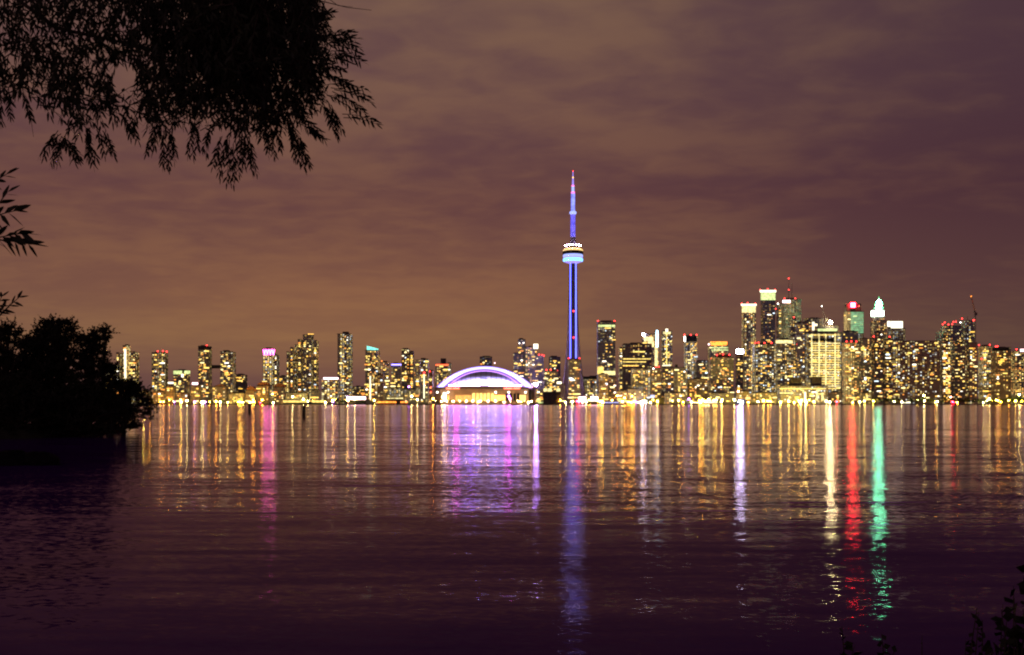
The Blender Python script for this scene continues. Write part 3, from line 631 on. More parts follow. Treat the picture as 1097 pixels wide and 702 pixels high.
hand = [(154,431,'y'),(160.5,430.8,'o'),(172,430.4,'o'),(175.2,430.4,'o'),(181,428.4,'o'),(186.4,430.8,'v'),(208.6,430.6,'v'),(220,430.8,'v'),(224.4,430.8,'o'),(231.6,430.2,'o'),(236,430.8,'w'),
 (255.2,430.8,'o'),(258.6,431,'o'),(270.4,430.8,'o'),(272.4,430.8,'o'),(271.4,428,'o'),(281,428.4,'o'),(279,431.4,'r'),(292,421.4,'o'),(313.6,424.6,'w'),(325,427.6,'w'),(329.6,429.6,'w'),(335.4,429.6,'y'),
 (356.6,430.6,'v'),(372.4,424.6,'v'),(380,427,'w'),(391,431,'w'),(373,429.5,'p'),(441,424,'w'),(447,428,'w'),(438,413,'v'),(464,427,'o'),(474,425,'y'),
 (512,430.6,'y'),(540,431,'p'),(545,424,'v'),(546.4,427,'v'),(558,430.4,'y'),(566,431.4,'w'),(589,430.6,'v'),(598.6,430.6,'v'),(606,431,'w'),
 (613,430.6,'w'),(618,430,'r'),(620.4,431.2,'r'),(624,431,'p'),(628,430.6,'w'),(661,423.6,'o'),(669,426,'o'),(677,424,'o'),(688,430.4,'b'),(692,430.4,'b'),(681.6,431,'v'),(706.6,429,'o'),(738,427.4,'v'),(752.6,427.6,'o'),
 (772.6,430.4,'w'),(791,418.4,'p'),(792.6,430.2,'b'),(794.6,430.6,'b'),(800,430,'y'),(812,430.6,'w'),(845,430,'y'),(858,430.4,'w'),(863,429.4,'w'),(872,430.6,'y'),(889,430.8,'w'),(896.4,430.4,'r'),
 (921,430.6,'w'),(926,429.6,'y'),(989.6,423.4,'w'),(990.4,429.4,'w'),(958,430.2,'w'),(966,430.6,'w'),(1004,430.2,'w'),(1018.6,425,'p'),(1020.4,430.6,'r'),(1022,430.8,'r'),(1044.4,430,'p'),(1060,427,'w'),(1063,429.6,'o'),(1069,429,'o'),
 (1072,430.6,'o'),(1092,422,'w'),(1095,430,'o'),(1088,429.4,'y')]
rnd = random.Random(5)
for k in range(84):
    x = rnd.choice((rnd.uniform(150,465), rnd.uniform(575,1097), rnd.uniform(640,870)))
    hand.append((x, 431.5-3.6*rnd.random()**1.6, rnd.choice('oowwyyyoyy')))
for i, (x, y, c) in enumerate(hand):
    D = 2204 + (i*13) % 29; s = max(.28, (PZ(y,D)-GZ)/8.7)
    zn = [q for q in ZONES if q[0] <= x < q[1]][0][2]
    big = 1.35 if c in 'vbr' else 1.0
    w = (random.uniform(.9,1.35))*big
    lab = '%s lamp on the quay %s' % (WORD[c], zn)
    o = copy_tree(PR[c], (PX(x,D), D, GZ), None, lab, lab.replace(' lamp', ' lamps'))
    po, gl = KIDO
    po.scale = (1,1,s); gl.scale = (w,w,w); gl.location.z = 8.0*s-w*.9
for r in PR.values():
    for c in KIDS[r.name]: bpy.data.objects.remove(c)
    bpy.data.objects.remove(r)

# ------------------------------------------------------------------ foliage
def leaf_mat(name, c, rough=.6):
    m = plain(name, c, rough, .45, 2.0, .2); return m
LEAF = leaf_mat('dark_leaf', (.026,.030,.015)); LEAF2 = leaf_mat('quay_leaf', (.07,.11,.03)); BARK = plain('bark', (.06,.045,.035), .9, .4, 6)
def rv(rg): 
    while True:
        v = Vector((rg.uniform(-1,1),rg.uniform(-1,1),rg.uniform(-1,1)))
        if .05 < v.length < 1: return v
def quad(m, c, a, b): m.add([c-a-b*.25, c+b*.0-a*.2-b*.5, c+a, c+a*-.2+b*.5], [(0,1,2,3)])
# far trees along the quay
TREE = []
for var in range(4):
    rg = random.Random(40+var); r = empty('quay_tree', (0,0,-500)); r['category'] = 'tree'
    h = 10
    t = MB().tube([(0,0,0),(.1,0,2.2),(.2,.1,4.5)], [.45,.33,.2], 6)
    for k in range(4):
        a = rg.uniform(0,6.3); t.tube([(.1,0,2.5+.3*k),(1.6*math.cos(a),1.6*math.sin(a),5+rg.random())], [.18,.07], 5)
    tr = t.build('trunk', BARK, r)
    cl = MB(); cs = [(Vector((rg.uniform(-2.6,2.6), rg.uniform(-2.2,2.2), rg.uniform(3.4,8.0))), rg.uniform(1.1,2.0)) for _ in range(11)]
    for c, rad in cs:
        for _ in range(46):
            p = c + rv(rg)*rad; a = rv(rg).normalized()*rg.uniform(.35,.7); b = a.cross(rv(rg)).normalized()*.5
            quad(cl, p, a, b)
    cr = cl.build('crown', LEAF2, r); KIDS[r.name] = [tr, cr]; TREE.append(r)
tz = [(462,574,24,(5.5,9.5),'leafy tree lit green by the lamps in front of the stadium','trees in front of the stadium'),
      (1018,1046,9,(9,15),'dark round tree under the twin-bay slab','dark trees under the twin-bay slab'), (1047,1066,6,(8,13),'dark tree at the foot of the pale speckled condo','dark trees below the speckled condo'),
      (1072,1110,10,(10,17),'dark tree before the maroon block','dark trees before the maroon block'), (936,1016,16,(8,16),'dark tree along the foot of the wide slab','dark trees along the wide slab'),
      (358,390,5,(8,15),'rounded dark tree near the white-lit quay restaurant','trees near the quay restaurant'), (150,300,14,(6,10),'small dark tree between the lamps of the western quay','small trees on the western quay'),
      (640,830,16,(5,9),'small dark tree on the quay before the glass condos','small trees on the central quay')]
for x0, x1, n, (h0,h1), lab, grp in tz:
    for k in range(n):
        x = x0+(x1-x0)*(k+.5)/n + random.uniform(-.4,.4)*(x1-x0)/n; D = 2214+random.uniform(-8,14); s = random.uniform(h0,h1)/9.5
        copy_tree(TREE[(k+n)%4], (PX(x,D), D, GZ), (s*random.uniform(.95,1.25), s, s), lab, grp)
for r in TREE:
    for c in KIDS[r.name]: bpy.data.objects.remove(c)
    bpy.data.objects.remove(r)

# near shoreline trees at the left (70 - 85 m away)
def shore_tree(label, px, D, top, wpx, n_clump, seed, base=.5, leaf=.16, lean=0, low=.06, name='shore_tree', squash=1.0):
    rg = random.Random(seed); root = tag(empty(name, (PX(px,D), D, base)), label, 'tree', None)
    H = PZ(top,D)-base; W = wpx/F*D/2
    t = MB(); t.tube([(0,0,-.4),(lean*.2,0,H*.25),(lean*.6,0,H*.6),(lean,0,H*.85)], [.2,.15,.09,.03], 7)
    cl = MB(); cs = []
    for _ in range(n_clump):
        a = rg.uniform(0,6.283); zt = rg.uniform(low,1); prof = math.sin(min(1,(1-zt)*1.5+.14)*math.pi/2)
        rr = W*prof*math.sqrt(rg.random()); cs.append(Vector((rr*math.cos(a)+lean*zt, rr*math.sin(a)*.9, H*zt*.96)))
    for c in cs:
        st = Vector((lean*.5*c.z/H, 0, max(.1,c.z*.55))); t.tube([st, st.lerp(c,.6)+Vector((0,0,.1)), c], [.05,.03,.012], 4)
        rad = rg.uniform(.25,.55)
        for tw in range(7):
            d = rv(rg); d.z = abs(d.z)*.8+.1 if rg.random()<.65 else d.z*.5; e = c + d.normalized()*rad*rg.uniform(.8,2.0)
            t.tube([c, e], [.012,.005], 3)
            for _ in range(13):
                p = c.lerp(e, rg.uniform(.15,1.08)) + rv(rg)*.07
                a = (d.normalized()*.5+rv(rg)).normalized()*leaf*rg.uniform(.35,.75); quad(cl, p, a, a.cross(rv(rg)).normalized()*leaf*.62)
    t.build('trunk', BARK, root); cl.build('crown', LEAF, root); return root
shore_tree('big dark tree mass on the shore, tallest of the black clump', 64, 76, 340, 98, 270, 1)
shore_tree('dark tree half outside the frame behind the hanging willow sprigs', 8, 74, 346, 80, 200, 2)
shore_tree('black tree whose thin branch reaches out toward the city', 95, 79, 353, 42, 130, 3, lean=.3)
shore_tree('waist-high dark bush stepping down between the tall trees and the leaning shrub', 117, 78, 390, 34, 70, 14, base=.2)
shore_tree('rounded dark tree joining the two tallest of the black clump', 40, 75, 352, 60, 170, 12)
shore_tree('slim dark sapling reaching up at the edge of the tree clump', 108, 80, 346, 20, 12, 4, low=.86, lean=.35)
shore_tree('dark shrub leaning low over the water from the tree clump', 132, 81, 409, 66, 110, 5, base=.1, lean=.3)
shore_tree('small dark shrub under the tall trees at the water', 88, 70, 414, 110, 190, 6, base=.0)
shore_tree('bushy dark thicket filling the bank below the half-hidden tree', 18, 68, 408, 100, 190, 8, base=.0)

# ---- overhanging willow: trunk outside the frame, limbs sweeping in
def willow():
    rg = random.Random(21); root = tag(empty('willow_tree', (-7.6,10.2,.55)), 'black-silhouetted willow whose leafy branches hang into the sky over the water', 'tree')
    off = Vector((-7.6,10.2,.55)); stems, lv = MB(), MB()
    trunk = MB().tube([Vector(p)-off for p in ((-7.6,10.2,.2),(-7.5,10.3,2.4),(-7.2,10.6,5),(-6.6,11,7.6),(-5.6,11.4,9.2))], [.42,.34,.29,.22,.15], 10)
    trunk.build('trunk', BARK, root, smooth=True)
    def limb(pts, r0):
        n = len(pts); return MB().tube([Vector(p)-off for p in pts], [r0*(1-.8*k/(n-1)) for k in range(n)], 8).build('limb', BARK, root, smooth=True)
    limb([(-6.6,11,7.4),(-5.2,11.6,7.9),(-3.8,12,7.9),(-2.6,12.2,7.2),PT(325,20,12.2)], .10)
    limb([(-6.9,10.8,6.4),(-5.8,11.2,6.9),PT(60,30,11.3),PT(160,52,11.6),PT(225,85,12)], .035)
    limb([(-6.6,11,7.6),(-5.2,12.6,8.4),(-3.9,12.8,8.0),PT(270,20,12.6),PT(330,90,12.6)], .10)
    limb([(-7.2,10.5,5.2),(-5.4,8.2,5.0),(-3.6,6.0,3.9),PT(-14,262,5.0)], .05)
    limb([(-5.4,8.2,5.0),(-4.0,6.4,3.7),PT(-20,345,5.2)], .035)
    def leaf(p, d, L, wd):
        d = d.normalized(); s = d.cross(rv(rg)).normalized()*wd; bend = Vector((0,0,-L*.10))
        p = p-off
        lv.add([p, p+d*L*.35+s, p+d*L*.75+s*.62+bend*.6, p+d*L+bend, p+d*L*.75-s*.62+bend*.6, p+d*L*.35-s], [(0,1,2,3),(0,3,4,5)])
    def twig(a, b, n, L, sag=.12, start=.12):
        a, b = Vector(a), Vector(b); ln = (b-a).length; mid = a.lerp(b,.5)+Vector((0,0,ln*sag))
        P = lambda t: a*(1-t)**2+mid*2*t*(1-t)+b*t*t
        stems.tube([P(k/4)-off for k in range(5)], [.006,.005,.004,.003,.002], 3)
        for k in range(n):
            t = start+(1-start)*(k+rg.random()*.5)/n; p = P(min(t,1)); d = (P(min(t+.06,1.06))-P(t-.04)).normalized()
            side = d.cross(Vector((rg.uniform(-.5,.5),1,rg.uniform(-.3,.3)))).normalized()*(1 if k%2 else -1)
            dd = d*rg.uniform(.7,1.1)+side*rg.uniform(.35,.9)+Vector((0,0,-.35))+rv(rg)*.25
            leaf(p, dd, L*rg.uniform(.75,1.2), L*rg.uniform(.125,.175))
        leaf(b, (b-mid)+rv(rg)*.05, L, L*.1)
    poly = [(-40,-60),(345,-60),(352,4),(360,22),(352,48),(366,60),(362,84),(356,104),(348,118),(330,132),(312,140),(296,148),(280,158),(262,152),(240,150),(215,142),(196,140),(176,150),(160,146),(140,136),(118,146),(96,152),(70,150),(60,134),(46,120),(30,104),(12,114),(-40,116)]
    def inside(x, y):
        c = False; n = len(poly)
        for i in range(n):
            (x1,y1),(x2,y2) = poly[i], poly[(i+1)%n]
            if (y1 > y) != (y2 > y) and x < (x2-x1)*(y-y1)/(y2-y1)+x1: c = not c
        return c
    gaps = [(136,85,12,22),(182,66,5,13),(12,68,12,6),(57,80,8,5),(82,30,5,12),(56,42,6,6),(100,48,7,5),(135,24,6,5),(212,80,6,9),(300,90,5,8),(25,120,16,14),(98,86,6,4),(238,140,9,7),(345,62,8,6),(20,22,9,5),(32,12,6,4),(75,95,6,5),(118,8,5,5),(203,60,4,5),(130,122,9,6)]
    def dens(x, y):
        for gx, gy, a, b in gaps:
            if ((x-gx)/a)**2+((y-gy)/b)**2 < 1: return 0
        if y > 55 and not inside(x, y+4) or x > 290 and not inside(x+6, y): return 0
        core = math.exp(-(((x-262)/85)**2+((y-38)/62)**2))
        return min(1, .22+.85*core+.12*math.sin(x*.11+y*.07)*math.sin(y*.13-x*.05))
    n = 0
    while n < 2450:
        x, y = rg.uniform(-40,368), rg.uniform(-60,160)
        if not inside(x,y) or rg.random() > dens(x,y): continue
        D = rg.uniform(10.4,13.4); p = PT(x,y,D); ang = rg.gauss(-1.35,.75)+(.5 if x > 300 else 0); ln = rg.uniform(.18,.36)
        d = Vector((math.cos(ang), rg.uniform(-.4,.4), math.sin(ang))).normalized()*ln
        # keep sprig inside the crown outline
        q = p+d; qx, qy = CX+q.x/q.y*F, HY-(q.z-CZ)/q.y*F
        if not inside(qx,qy) or dens(qx,qy) == 0: continue
        twig(p-d*.3, q, 7, .098); n += 1
    tips = [(2,131,0,96),(12,127,6,96),(34,128,24,100),(47,168,62,140),(54,176,66,146),(62,175,72,140),(80,174,66,146),(83,170,72,150),(100,177,92,146),(94,168,96,140),(112,166,104,140),(122,167,110,140),(148,151,138,124),
            (157,164,168,132),(164,162,172,130),(174,178,176,140),(181,180,182,144),(187,172,184,140),(207,168,204,136),(221,165,226,134),(212,160,206,130),(236,190,244,148),(243,195,246,150),(250,197,250,154),(256,186,252,150),(262,178,256,146),(275,185,266,146),
            (268,176,262,146),(287,165,284,136),(294,167,288,136),(300,160,292,132),(316,168,312,128),(326,181,316,146),(331,176,318,144),(322,162,314,132),(347,149,328,136),(340,146,320,132),(361,146,352,112),(356,136,346,110),(367,140,352,112),(378,118,350,102),(390,121,356,98),
            (397,110,358,96),(394,104,356,90),(383,98,354,84),(403,133,368,126),(376,92,350,80),(388,66,356,58),(384,56,352,48),(377,35,354,40),(370,44,348,48),(380,46,352,44),(376,68,348,62),(360,38,340,42),(355,14,336,20),(350,22,332,26),(366,76,344,72),(228,178,238,146),(140,146,130,124)]
    for x1,y1,x0,y0 in tips:
        D = rg.uniform(11,12.6)
        for j in range(2): twig(PT(x0+rg.uniform(-4,4)*j,y0+rg.uniform(-4,4)*j,D+.1*j), PT(x1+rg.uniform(-6,6)*j,y1-rg.uniform(0,8)*j,D+rg.uniform(-.1,.1)), 12, .085, .10)
    stems.tube([PT(340,0,12)-off, PT(372,8,12)-off, PT(398,11,12)-off], [.008,.005,.003], 3); stems.tube([PT(346,-6,12)-off, PT(362,6,12)-off, PT(378,7.5,12)-off], [.006,.004,.002], 3)
    stems.tube([PT(33,122,11.5)-off, PT(34,134,11.5)-off, PT(36,147,11.5)-off], [.004,.003,.002], 3)
    # nearer drooping sprigs at the frame edge
    for x0,y0,x1,y1,D,k,L in ((-30,262,24,250,5.0,11,.09),(-22,256,34,262,5.1,9,.09),(-25,238,16,226,5.0,6,.08),(-20,205,8,186,5.2,6,.075),(-16,240,8,206,5.1,5,.08),(-18,352,4,330,5.1,10,.055),(-6,344,20,319,5.2,6,.05),(-10,345,2,318,5.2,6,.05)):
        twig(PT(x0,y0,D), PT(x1,y1,D), k, L, .05, .35)
    stems.build('twigs', BARK, root); lv.build('crown', LEAF, root)
willow()

# ---- weeds on the near bank, bottom right
def weed(label, px, D, top, seed, nst, lean, L=.06, name='weed_plant'):
    rg = random.Random(seed); base = .62; root = tag(empty(name, (PX(px,D), D, base)), label, 'plant')
    st, lf = MB(), MB(); H = PZ(top,D)-base
    for k in range(nst):
        f = 1 if k == 0 else rg.uniform(.55,.95); e = Vector((rg.uniform(-lean,lean)*(k>0)+lean*.1, rg.uniform(-.1,.1), H*f)); b = Vector((rg.uniform(-.05,.05),rg.uniform(-.05,.05),-.05)); m = b.lerp(e,.5)+Vector((rg.uniform(-.04,.04),0,0))
        P = lambda t: b*(1-t)**2+m*2*t*(1-t)+e*t*t
        st.tube([P(i/5) for i in range(6)], [.008,.007,.005,.004,.003,.0015], 4)
        for i in range(13):
            t = .3+.7*i/13; p = P(t); d = Vector((rg.uniform(-1,1),rg.uniform(-1,1),rg.uniform(-.2,.7))).normalized(); s = d.cross(rv(rg)).normalized()*L*.3; l = L*rg.uniform(.6,1.2)
            lf.add([p, p+d*l*.4+s, p+d*l, p+d*l*.4-s], [(0,1,2,3)])
    st.build('stem', BARK, root); lf.build('leaves', LEAF, root)
weed('small forked weed with drooping leaf tips, first along the dark bank', 903, 5.6, 674, 1, 3, .16)
weed('tiny two-leaved weed between the forked weed and the bare stalk', 950, 5.5, 683, 2, 2, .05)
weed('thin bare stalk standing at the water beside the tall seed stalk', 988, 5.5, 681, 3, 1, .02, .012)
weed('tall seed stalk with one broad leaf clump halfway up', 1037, 5.2, 648, 4, 5, .10, .05)
weed('leafy dark plant beside the dark shrub at the corner', 1078, 5.0, 650, 6, 6, .14, .06)
weed('tall leafy weed rising above the corner shrub', 1094, 5.0, 584, 7, 8, .10, .085)
def corner_shrub():
    rg = random.Random(9); px, D = 1084, 5.1; root = tag(empty('low_shrub', (PX(px,D), D, .6)), 'low rounded dark shrub in the bottom corner of the bank', 'shrub'); cl, st = MB(), MB(); H = PZ(688,D)-.6
    for _ in range(90):
        d = rv(rg).normalized(); d.z = abs(d.z); e = Vector((d.x*.28, d.y*.22, max(.1,d.z*H))); st.tube([(0,0,0), e*.6, e], [.006,.004,.002], 3)
        for _ in range(10):
            p = e*rg.uniform(.55,1.02)+rv(rg)*.03; a = rv(rg).normalized()*.03; quad(cl, p, a, a.cross(rv(rg)).normalized()*.028)
    st.build('stems', BARK, root); cl.build('leaves', LEAF, root)
corner_shrub()

# ------------------------------------------------------------------ rocks, posts, buoy
from mathutils import noise as mn
def rock(label, px, D, w, h, seed):
    m = MB(); m.ball((0,0,0), 1, 22, 12)
    vs = []
    for x,y,z in m.v:
        k = 1+.35*mn.noise(Vector((x*1.3+seed,y*1.3,z*1.3)))+.14*mn.noise(Vector((x*4+seed,y*4,z*4)))
        vs.append((x*w*k, y*w*.7*k, z*h*k))
    m.v = vs; o = m.build('boulder', plain('wet_rock', (.010,.009,.010), .8, .4, 3, .05), None, (PX(px,D), D, .02)); tag(o, label, 'rock')
rock('low dark boulder lying in the water, partly outside the frame', 6, 38, 1.05, .50, 3); rock('flat dark rock at the tip of the boulder in the water', 42, 38, .72, .42, 8)
for lab, px, yt, yb, w in (('farther wooden mooring post standing out of the calm water', 267.2, 432.4, 443, .30), ('nearer wooden mooring post standing out of the calm water', 325.6, 434.4, 446.6, .27)):
    D = CZ*F/(yb-HY); r = tag(empty('mooring_post', (PX(px,D), D, 0)), lab, 'post')
    h = PZ(yt,D); MB().lathe([(w*1.05,-1.2),(w,0),(w*.92,h*.92),(w*.6,h)], n=10).build('pile', BARK, r); MB().lathe([(w*1.0,h*.55),(w*1.04,h*.58),(w*1.04,h*.63),(w*.98,h*.66)], n=10).build('iron_band', M['metal'], r)
D = CZ*F/(459-HY); r = tag(empty('buoy', (PX(657.3,D), D, 0)), 'tiny dark buoy floating on the lit water', 'buoy')
MB().lathe([(.02,-.1),(.11,-.04),(.13,.04),(.08,.12),(.03,.15)], n=10).build('float', M['dark'], r); MB().lathe([(.015,.14),(.015,.24)], n=6).build('ring', M['metal'], r)

# ------------------------------------------------------------------ ground, water
def grid(name, x0, x1, y0, y1, step, hf, mat):
    nx, ny = int((x1-x0)/step), int((y1-y0)/step); m = MB()
    vs = [(x0+i*step, y0+j*step, hf(x0+i*step, y0+j*step)) for j in range(ny+1) for i in range(nx+1)]
    fs = [(j*(nx+1)+i, j*(nx+1)+i+1, (j+1)*(nx+1)+i+1, (j+1)*(nx+1)+i) for j in range(ny) for i in range(nx)]
    o = m.add(vs, fs).build(name, mat, smooth=True); return o
def bank_h(x, y):
    # signed distance like measure: positive on land
    near = 6.6-y if x > -6 else 6.6-y+( -6-x)*2.2
    west = (-(.53*y+2.2)-x) if y < 62 else (-(.53*62+2.2)-x)+min(5.5,(y-62)*1.0)
    if y > 82: west -= (y-82)*2.5
    s = max(near, west)
    s += 1.1*mn.noise(Vector((x*.25,y*.25,0)))+.3*mn.noise(Vector((x*1.1,y*1.1,3)))
    t = max(0, min(1, (s+1.5)/3)); return -.9+1.5*t*t*(3-2*t)+.08*mn.noise(Vector((x,y,7)))
grid('bank', -70, 30, -30, 106, 1.0, bank_h, plain('bank_soil', (.035,.035,.02), .95, .5, 1.2))['kind'] = 'structure'
# city ground: one sheet from the quay to the horizon
MB().add([(-9000,2196,GZ-.3),(9000,2196,GZ-.3),(9000,16000,GZ-.3),(-9000,16000,GZ-.3)], [(0,1,2,3)]).build('ground', plain('city_ground', (.06,.05,.05), .9, .3, .02))['kind'] = 'structure'
MB().box(-9000, 9000, 2194, 2200, -4, GZ-.1).build('shore', plain('quay_stone', (.07,.06,.06), .9, .3, .2))['kind'] = 'structure'

def water():
    m, t, b = nt('lake_water'); N, L = t.nodes, t.links
    ge = N.new('ShaderNodeNewGeometry')
    def slope(sx, sy, detail, rot, kx, ky):
        mp = N.new('ShaderNodeMapping'); mp.inputs['Scale'].default_value = (sx, sy, 1); mp.inputs['Rotation'].default_value = (0,0,rot); L.new(ge.outputs['Position'], mp.inputs['Vector'])
        n = N.new('ShaderNodeTexNoise'); n.inputs['Scale'].default_value = 1; n.inputs['Detail'].default_value = detail; L.new(mp.outputs[0], n.inputs['Vector'])
        v = N.new('ShaderNodeVectorMath'); v.operation = 'MULTIPLY_ADD'; L.new(n.outputs['Color'], v.inputs[0])
        v.inputs[1].default_value = (kx, ky, 0); v.inputs[2].default_value = (-.5*kx, -.5*ky, 0); return v.outputs[0]
    tot = None
    for sl in (slope(.035,.26,2,.06,.012,.085), slope(.4,2.0,2,-.1,.02,.10), slope(7,13,1,.12,.14,.20)):
        if tot is None: tot = sl; continue
        swell = tot; v = N.new('ShaderNodeVectorMath'); v.operation = 'ADD'; L.new(tot, v.inputs[0]); L.new(sl, v.inputs[1]); tot = v.outputs[0]
    v = N.new('ShaderNodeVectorMath'); v.operation = 'ADD'; L.new(tot, v.inputs[0]); v.inputs[1].default_value = (0,0,1)
    nn = N.new('ShaderNodeVectorMath'); nn.operation = 'NORMALIZE'; L.new(v.outputs[0], nn.inputs[0]); prev = nn.outputs[0]
    v = N.new('ShaderNodeVectorMath'); v.operation = 'ADD'; L.new(swell, v.inputs[0]); v.inputs[1].default_value = (0,0,1)
    n2 = N.new('ShaderNodeVectorMath'); n2.operation = 'NORMALIZE'; L.new(v.outputs[0], n2.inputs[0])
    N.remove(b); out = N['Material Output']
    df = N.new('ShaderNodeBsdfDiffuse'); df.inputs['Color'].default_value = (.095,.012,.20,1)
    gl = N.new('ShaderNodeBsdfGlossy'); gl.distribution = 'BECKMANN'; gl.inputs['Color'].default_value = (.94,.765,1,1); gl.inputs['Roughness'].default_value = .115
    fr = N.new('ShaderNodeFresnel'); fr.inputs['IOR'].default_value = 1.05; mx = N.new('ShaderNodeMixShader')
    L.new(prev, gl.inputs['Normal']); L.new(n2.outputs[0], fr.inputs['Normal']); L.new(fr.outputs[0], mx.inputs[0]); L.new(df.outputs[0], mx.inputs[1]); L.new(gl.outputs[0], mx.inputs[2])
    L.new(mx.outputs[0], out.inputs['Surface'])
    o = MB().add([(-9000,-60,0),(9000,-60,0),(9000,2199,0),(-9000,2199,0)], [(0,1,2,3)]).build('water', m); o['kind'] = 'structure'
water()

# ------------------------------------------------------------------ night sky with cloud lit by the city
def sky():
    w = bpy.data.worlds.new('World'); scene.world = w; w.use_nodes = True; t = w.node_tree; N, L = t.nodes, t.links
    bg = N['Background']
    tc = N.new('ShaderNodeTexCoord'); sp = N.new('ShaderNodeSeparateXYZ'); L.new(tc.outputs['Generated'], sp.inputs[0])
    def Mt(op, a, b=None, c=None, clamp=False):
        n = N.new('ShaderNodeMath'); n.operation = op; n.use_clamp = clamp
        for i, v in enumerate((a,b,c)):
            if v is None: continue
            if isinstance(v,(int,float)): n.inputs[i].default_value = v
            else: L.new(v, n.inputs[i])
        return n.outputs[0]
    zc = Mt('MAXIMUM', sp.outputs['Z'], 0)
    el = Mt('ARCSINE', zc); az = Mt('ARCTAN2', sp.outputs['X'], sp.outputs['Y'])
    # glow of the city fades with height
    cr = N.new('ShaderNodeValToRGB'); e = cr.color_ramp.elements
    S = lambda r,g,b: tuple(((c/255+.055)/1.055)**2.4 if c > 10 else c/255/12.92 for c in (r,g,b))+(1,)
    stops = [(0,S(84,62,70)),(.020,S(98,70,69)),(.062,S(128,95,71)),(.11,S(123,87,70)),(.20,S(112,77,68)),(.30,S(114,84,74)),(.41,S(117,90,77)),(.48,S(70,48,54)),(.60,S(30,19,30)),(1,S(16,11,20))]
    e[0].position, e[0].color = stops[0]; e[1].position, e[1].color = stops[-1]
    for p, c in stops[1:-1]: q = e.new(p); q.color = c
    L.new(Mt('DIVIDE', el, .95), cr.inputs['Fac'])
    # brighter to the west of the tower, duller to the east
    side = N.new('ShaderNodeMapRange'); side.interpolation_type = 'SMOOTHSTEP'
    for k, v in (('From Min',-.05),('From Max',.50),('To Min',1.03),('To Max',.60)): side.inputs[k].default_value = v
    L.new(az, side.inputs['Value'])
    # streaky cloud layer seen in perspective
    den = Mt('ADD', zc, .13); cb = N.new('ShaderNodeCombineXYZ')
    L.new(Mt('DIVIDE', sp.outputs['X'], den), cb.inputs[0]); L.new(Mt('DIVIDE', sp.outputs['Y'], den), cb.inputs[1])
    mp = N.new('ShaderNodeMapping'); mp.inputs['Scale'].default_value = (1.0,1.25,1); mp.inputs['Rotation'].default_value = (0,0,.3); L.new(cb.outputs[0], mp.inputs['Vector'])
    n1 = N.new('ShaderNodeTexNoise'); n1.inputs['Scale'].default_value = 1.25; n1.inputs['Detail'].default_value = 6; n1.inputs['Roughness'].default_value = .52; n1.inputs['Distortion'].default_value = .6; L.new(mp.outputs[0], n1.inputs['Vector'])
    n2 = N.new('ShaderNodeTexNoise'); n2.inputs['Scale'].default_value = 7.0; n2.inputs['Detail'].default_value = 8; n2.inputs['Distortion'].default_value = .4; L.new(mp.outputs[0], n2.inputs['Vector'])
    cl = Mt('ADD', Mt('MULTIPLY', n1.outputs['Fac'], .66), Mt('MULTIPLY', n2.outputs['Fac'], .34))
    east = N.new('ShaderNodeMapRange'); east.interpolation_type = 'SMOOTHSTEP'
    for k, v in (('From Min',.10),('From Max',.48),('To Min',0),('To Max',.10)): east.inputs[k].default_value = v
    L.new(az, east.inputs['Value']); cl = Mt('SUBTRACT', cl, east.outputs[0])
    mr = N.new('ShaderNodeMapRange'); mr.interpolation_type = 'SMOOTHSTEP'
    for k, v in (('From Min',.36),('From Max',.64)): mr.inputs[k].default_value = v
    L.new(cl, mr.inputs['Value'])
    gapc = N.new('ShaderNodeMix'); gapc.data_type = 'RGBA'; gapc.blend_type = 'MULTIPLY'; gapc.inputs['Factor'].default_value = 1
    tint = N.new('ShaderNodeMix'); tint.data_type = 'RGBA'
    lowc = N.new('ShaderNodeMapRange'); lowc.interpolation_type = 'SMOOTHSTEP'
    for k, v in (('From Min',.04),('From Max',.22),('To Min',.38),('To Max',1)): lowc.inputs[k].default_value = v
    L.new(el, lowc.inputs['Value']); L.new(Mt('MULTIPLY_ADD', Mt('SUBTRACT', mr.outputs[0], .62), lowc.outputs[0], .62), tint.inputs['Factor'])
    tint.inputs[6].default_value = (.70,.63,.86,1); tint.inputs[7].default_value = (1.08,1.04,.96,1)
    L.new(cr.outputs['Color'], gapc.inputs[6]); L.new(tint.outputs[2], gapc.inputs[7])
    sc = N.new('ShaderNodeMix'); sc.data_type = 'RGBA'; sc.blend_type = 'MULTIPLY'; sc.inputs['Factor'].default_value = 1
    cbs = N.new('ShaderNodeCombineColor'); L.new(side.outputs[0], cbs.inputs[0]); L.new(side.outputs[0], cbs.inputs[1]); L.new(Mt('POWER', side.outputs[0], .55), cbs.inputs[2])
    L.new(gapc.outputs[2], sc.inputs[6]); L.new(cbs.outputs[0], sc.inputs[7])
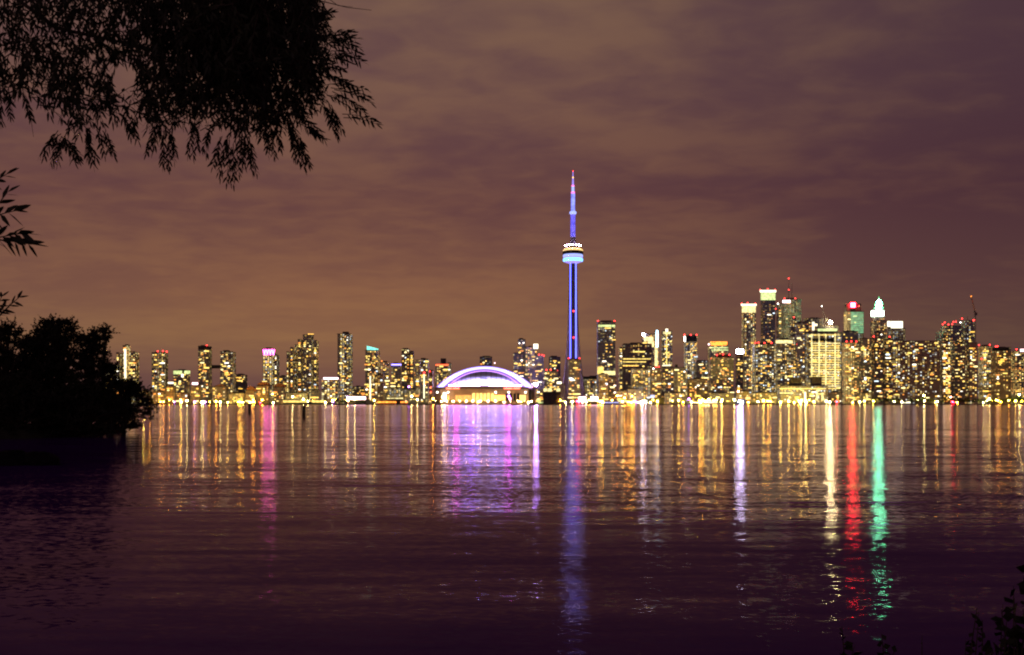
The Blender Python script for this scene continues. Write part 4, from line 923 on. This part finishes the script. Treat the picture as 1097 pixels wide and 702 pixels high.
    # dome of orange glow above the western half of the city
    ga = Mt('MULTIPLY', Mt('ADD', az, .16), 3.6); ge_ = Mt('MULTIPLY', Mt('SUBTRACT', el, .07), 12.0)
    gz = Mt('EXPONENT', Mt('MULTIPLY', Mt('ADD', Mt('MULTIPLY', ga, ga), Mt('MULTIPLY', ge_, ge_)), -1.0))
    glow = N.new('ShaderNodeMix'); glow.data_type = 'RGBA'; glow.blend_type = 'ADD'; L.new(gz, glow.inputs['Factor']); L.new(sc.outputs[2], glow.inputs[6]); glow.inputs[7].default_value = (.062,.025,.003,1)
    # what little the sun, far below the horizon, still adds
    st = N.new('ShaderNodeTexSky'); st.sky_type = 'NISHITA'; st.sun_disc = False; st.sun_elevation = R(-9); st.sun_rotation = R(300)
    ad = N.new('ShaderNodeMix'); ad.data_type = 'RGBA'; ad.blend_type = 'ADD'; ad.inputs['Factor'].default_value = .05
    L.new(glow.outputs[2], ad.inputs[6]); L.new(st.outputs[0], ad.inputs[7])
    L.new(ad.outputs[2], bg.inputs['Color']); bg.inputs['Strength'].default_value = 1.0
sky()

# faint fill light added behind the camera to lift the dark facades
sl = bpy.data.lights.new('facade_fill', 'SUN'); sl.energy = .11; sl.angle = R(25); sl.color = (1,.66,1)
so = bpy.data.objects.new('facade_fill', sl); COL.objects.link(so); so.rotation_euler = (R(58), 0, R(-18))

# ------------------------------------------------------------------ camera, render settings
cam = bpy.data.cameras.new('camera'); co = bpy.data.objects.new('camera', cam); COL.objects.link(co)
co.location = (0,0,CZ); co.rotation_euler = (R(90),0,0); cam.sensor_width = 36; cam.lens = 36*F/1097
cam.shift_y = (HY-351)/1097; cam.clip_start = .1; cam.clip_end = 40000; scene.camera = co
c = scene.cycles
c.use_denoising = True; c.max_bounces = 4; c.diffuse_bounces = 1; c.glossy_bounces = 3; c.transmission_bounces = 2; c.caustics_reflective = True
c.sample_clamp_indirect = 0; c.pixel_filter_type = 'BLACKMAN_HARRIS'; c.filter_width = 2.1; c.use_light_tree = True; c.blur_glossy = 0
scene.view_settings.view_transform = 'Standard'; scene.view_settings.look = 'None'; scene.view_settings.exposure = 0; scene.view_settings.gamma = 1
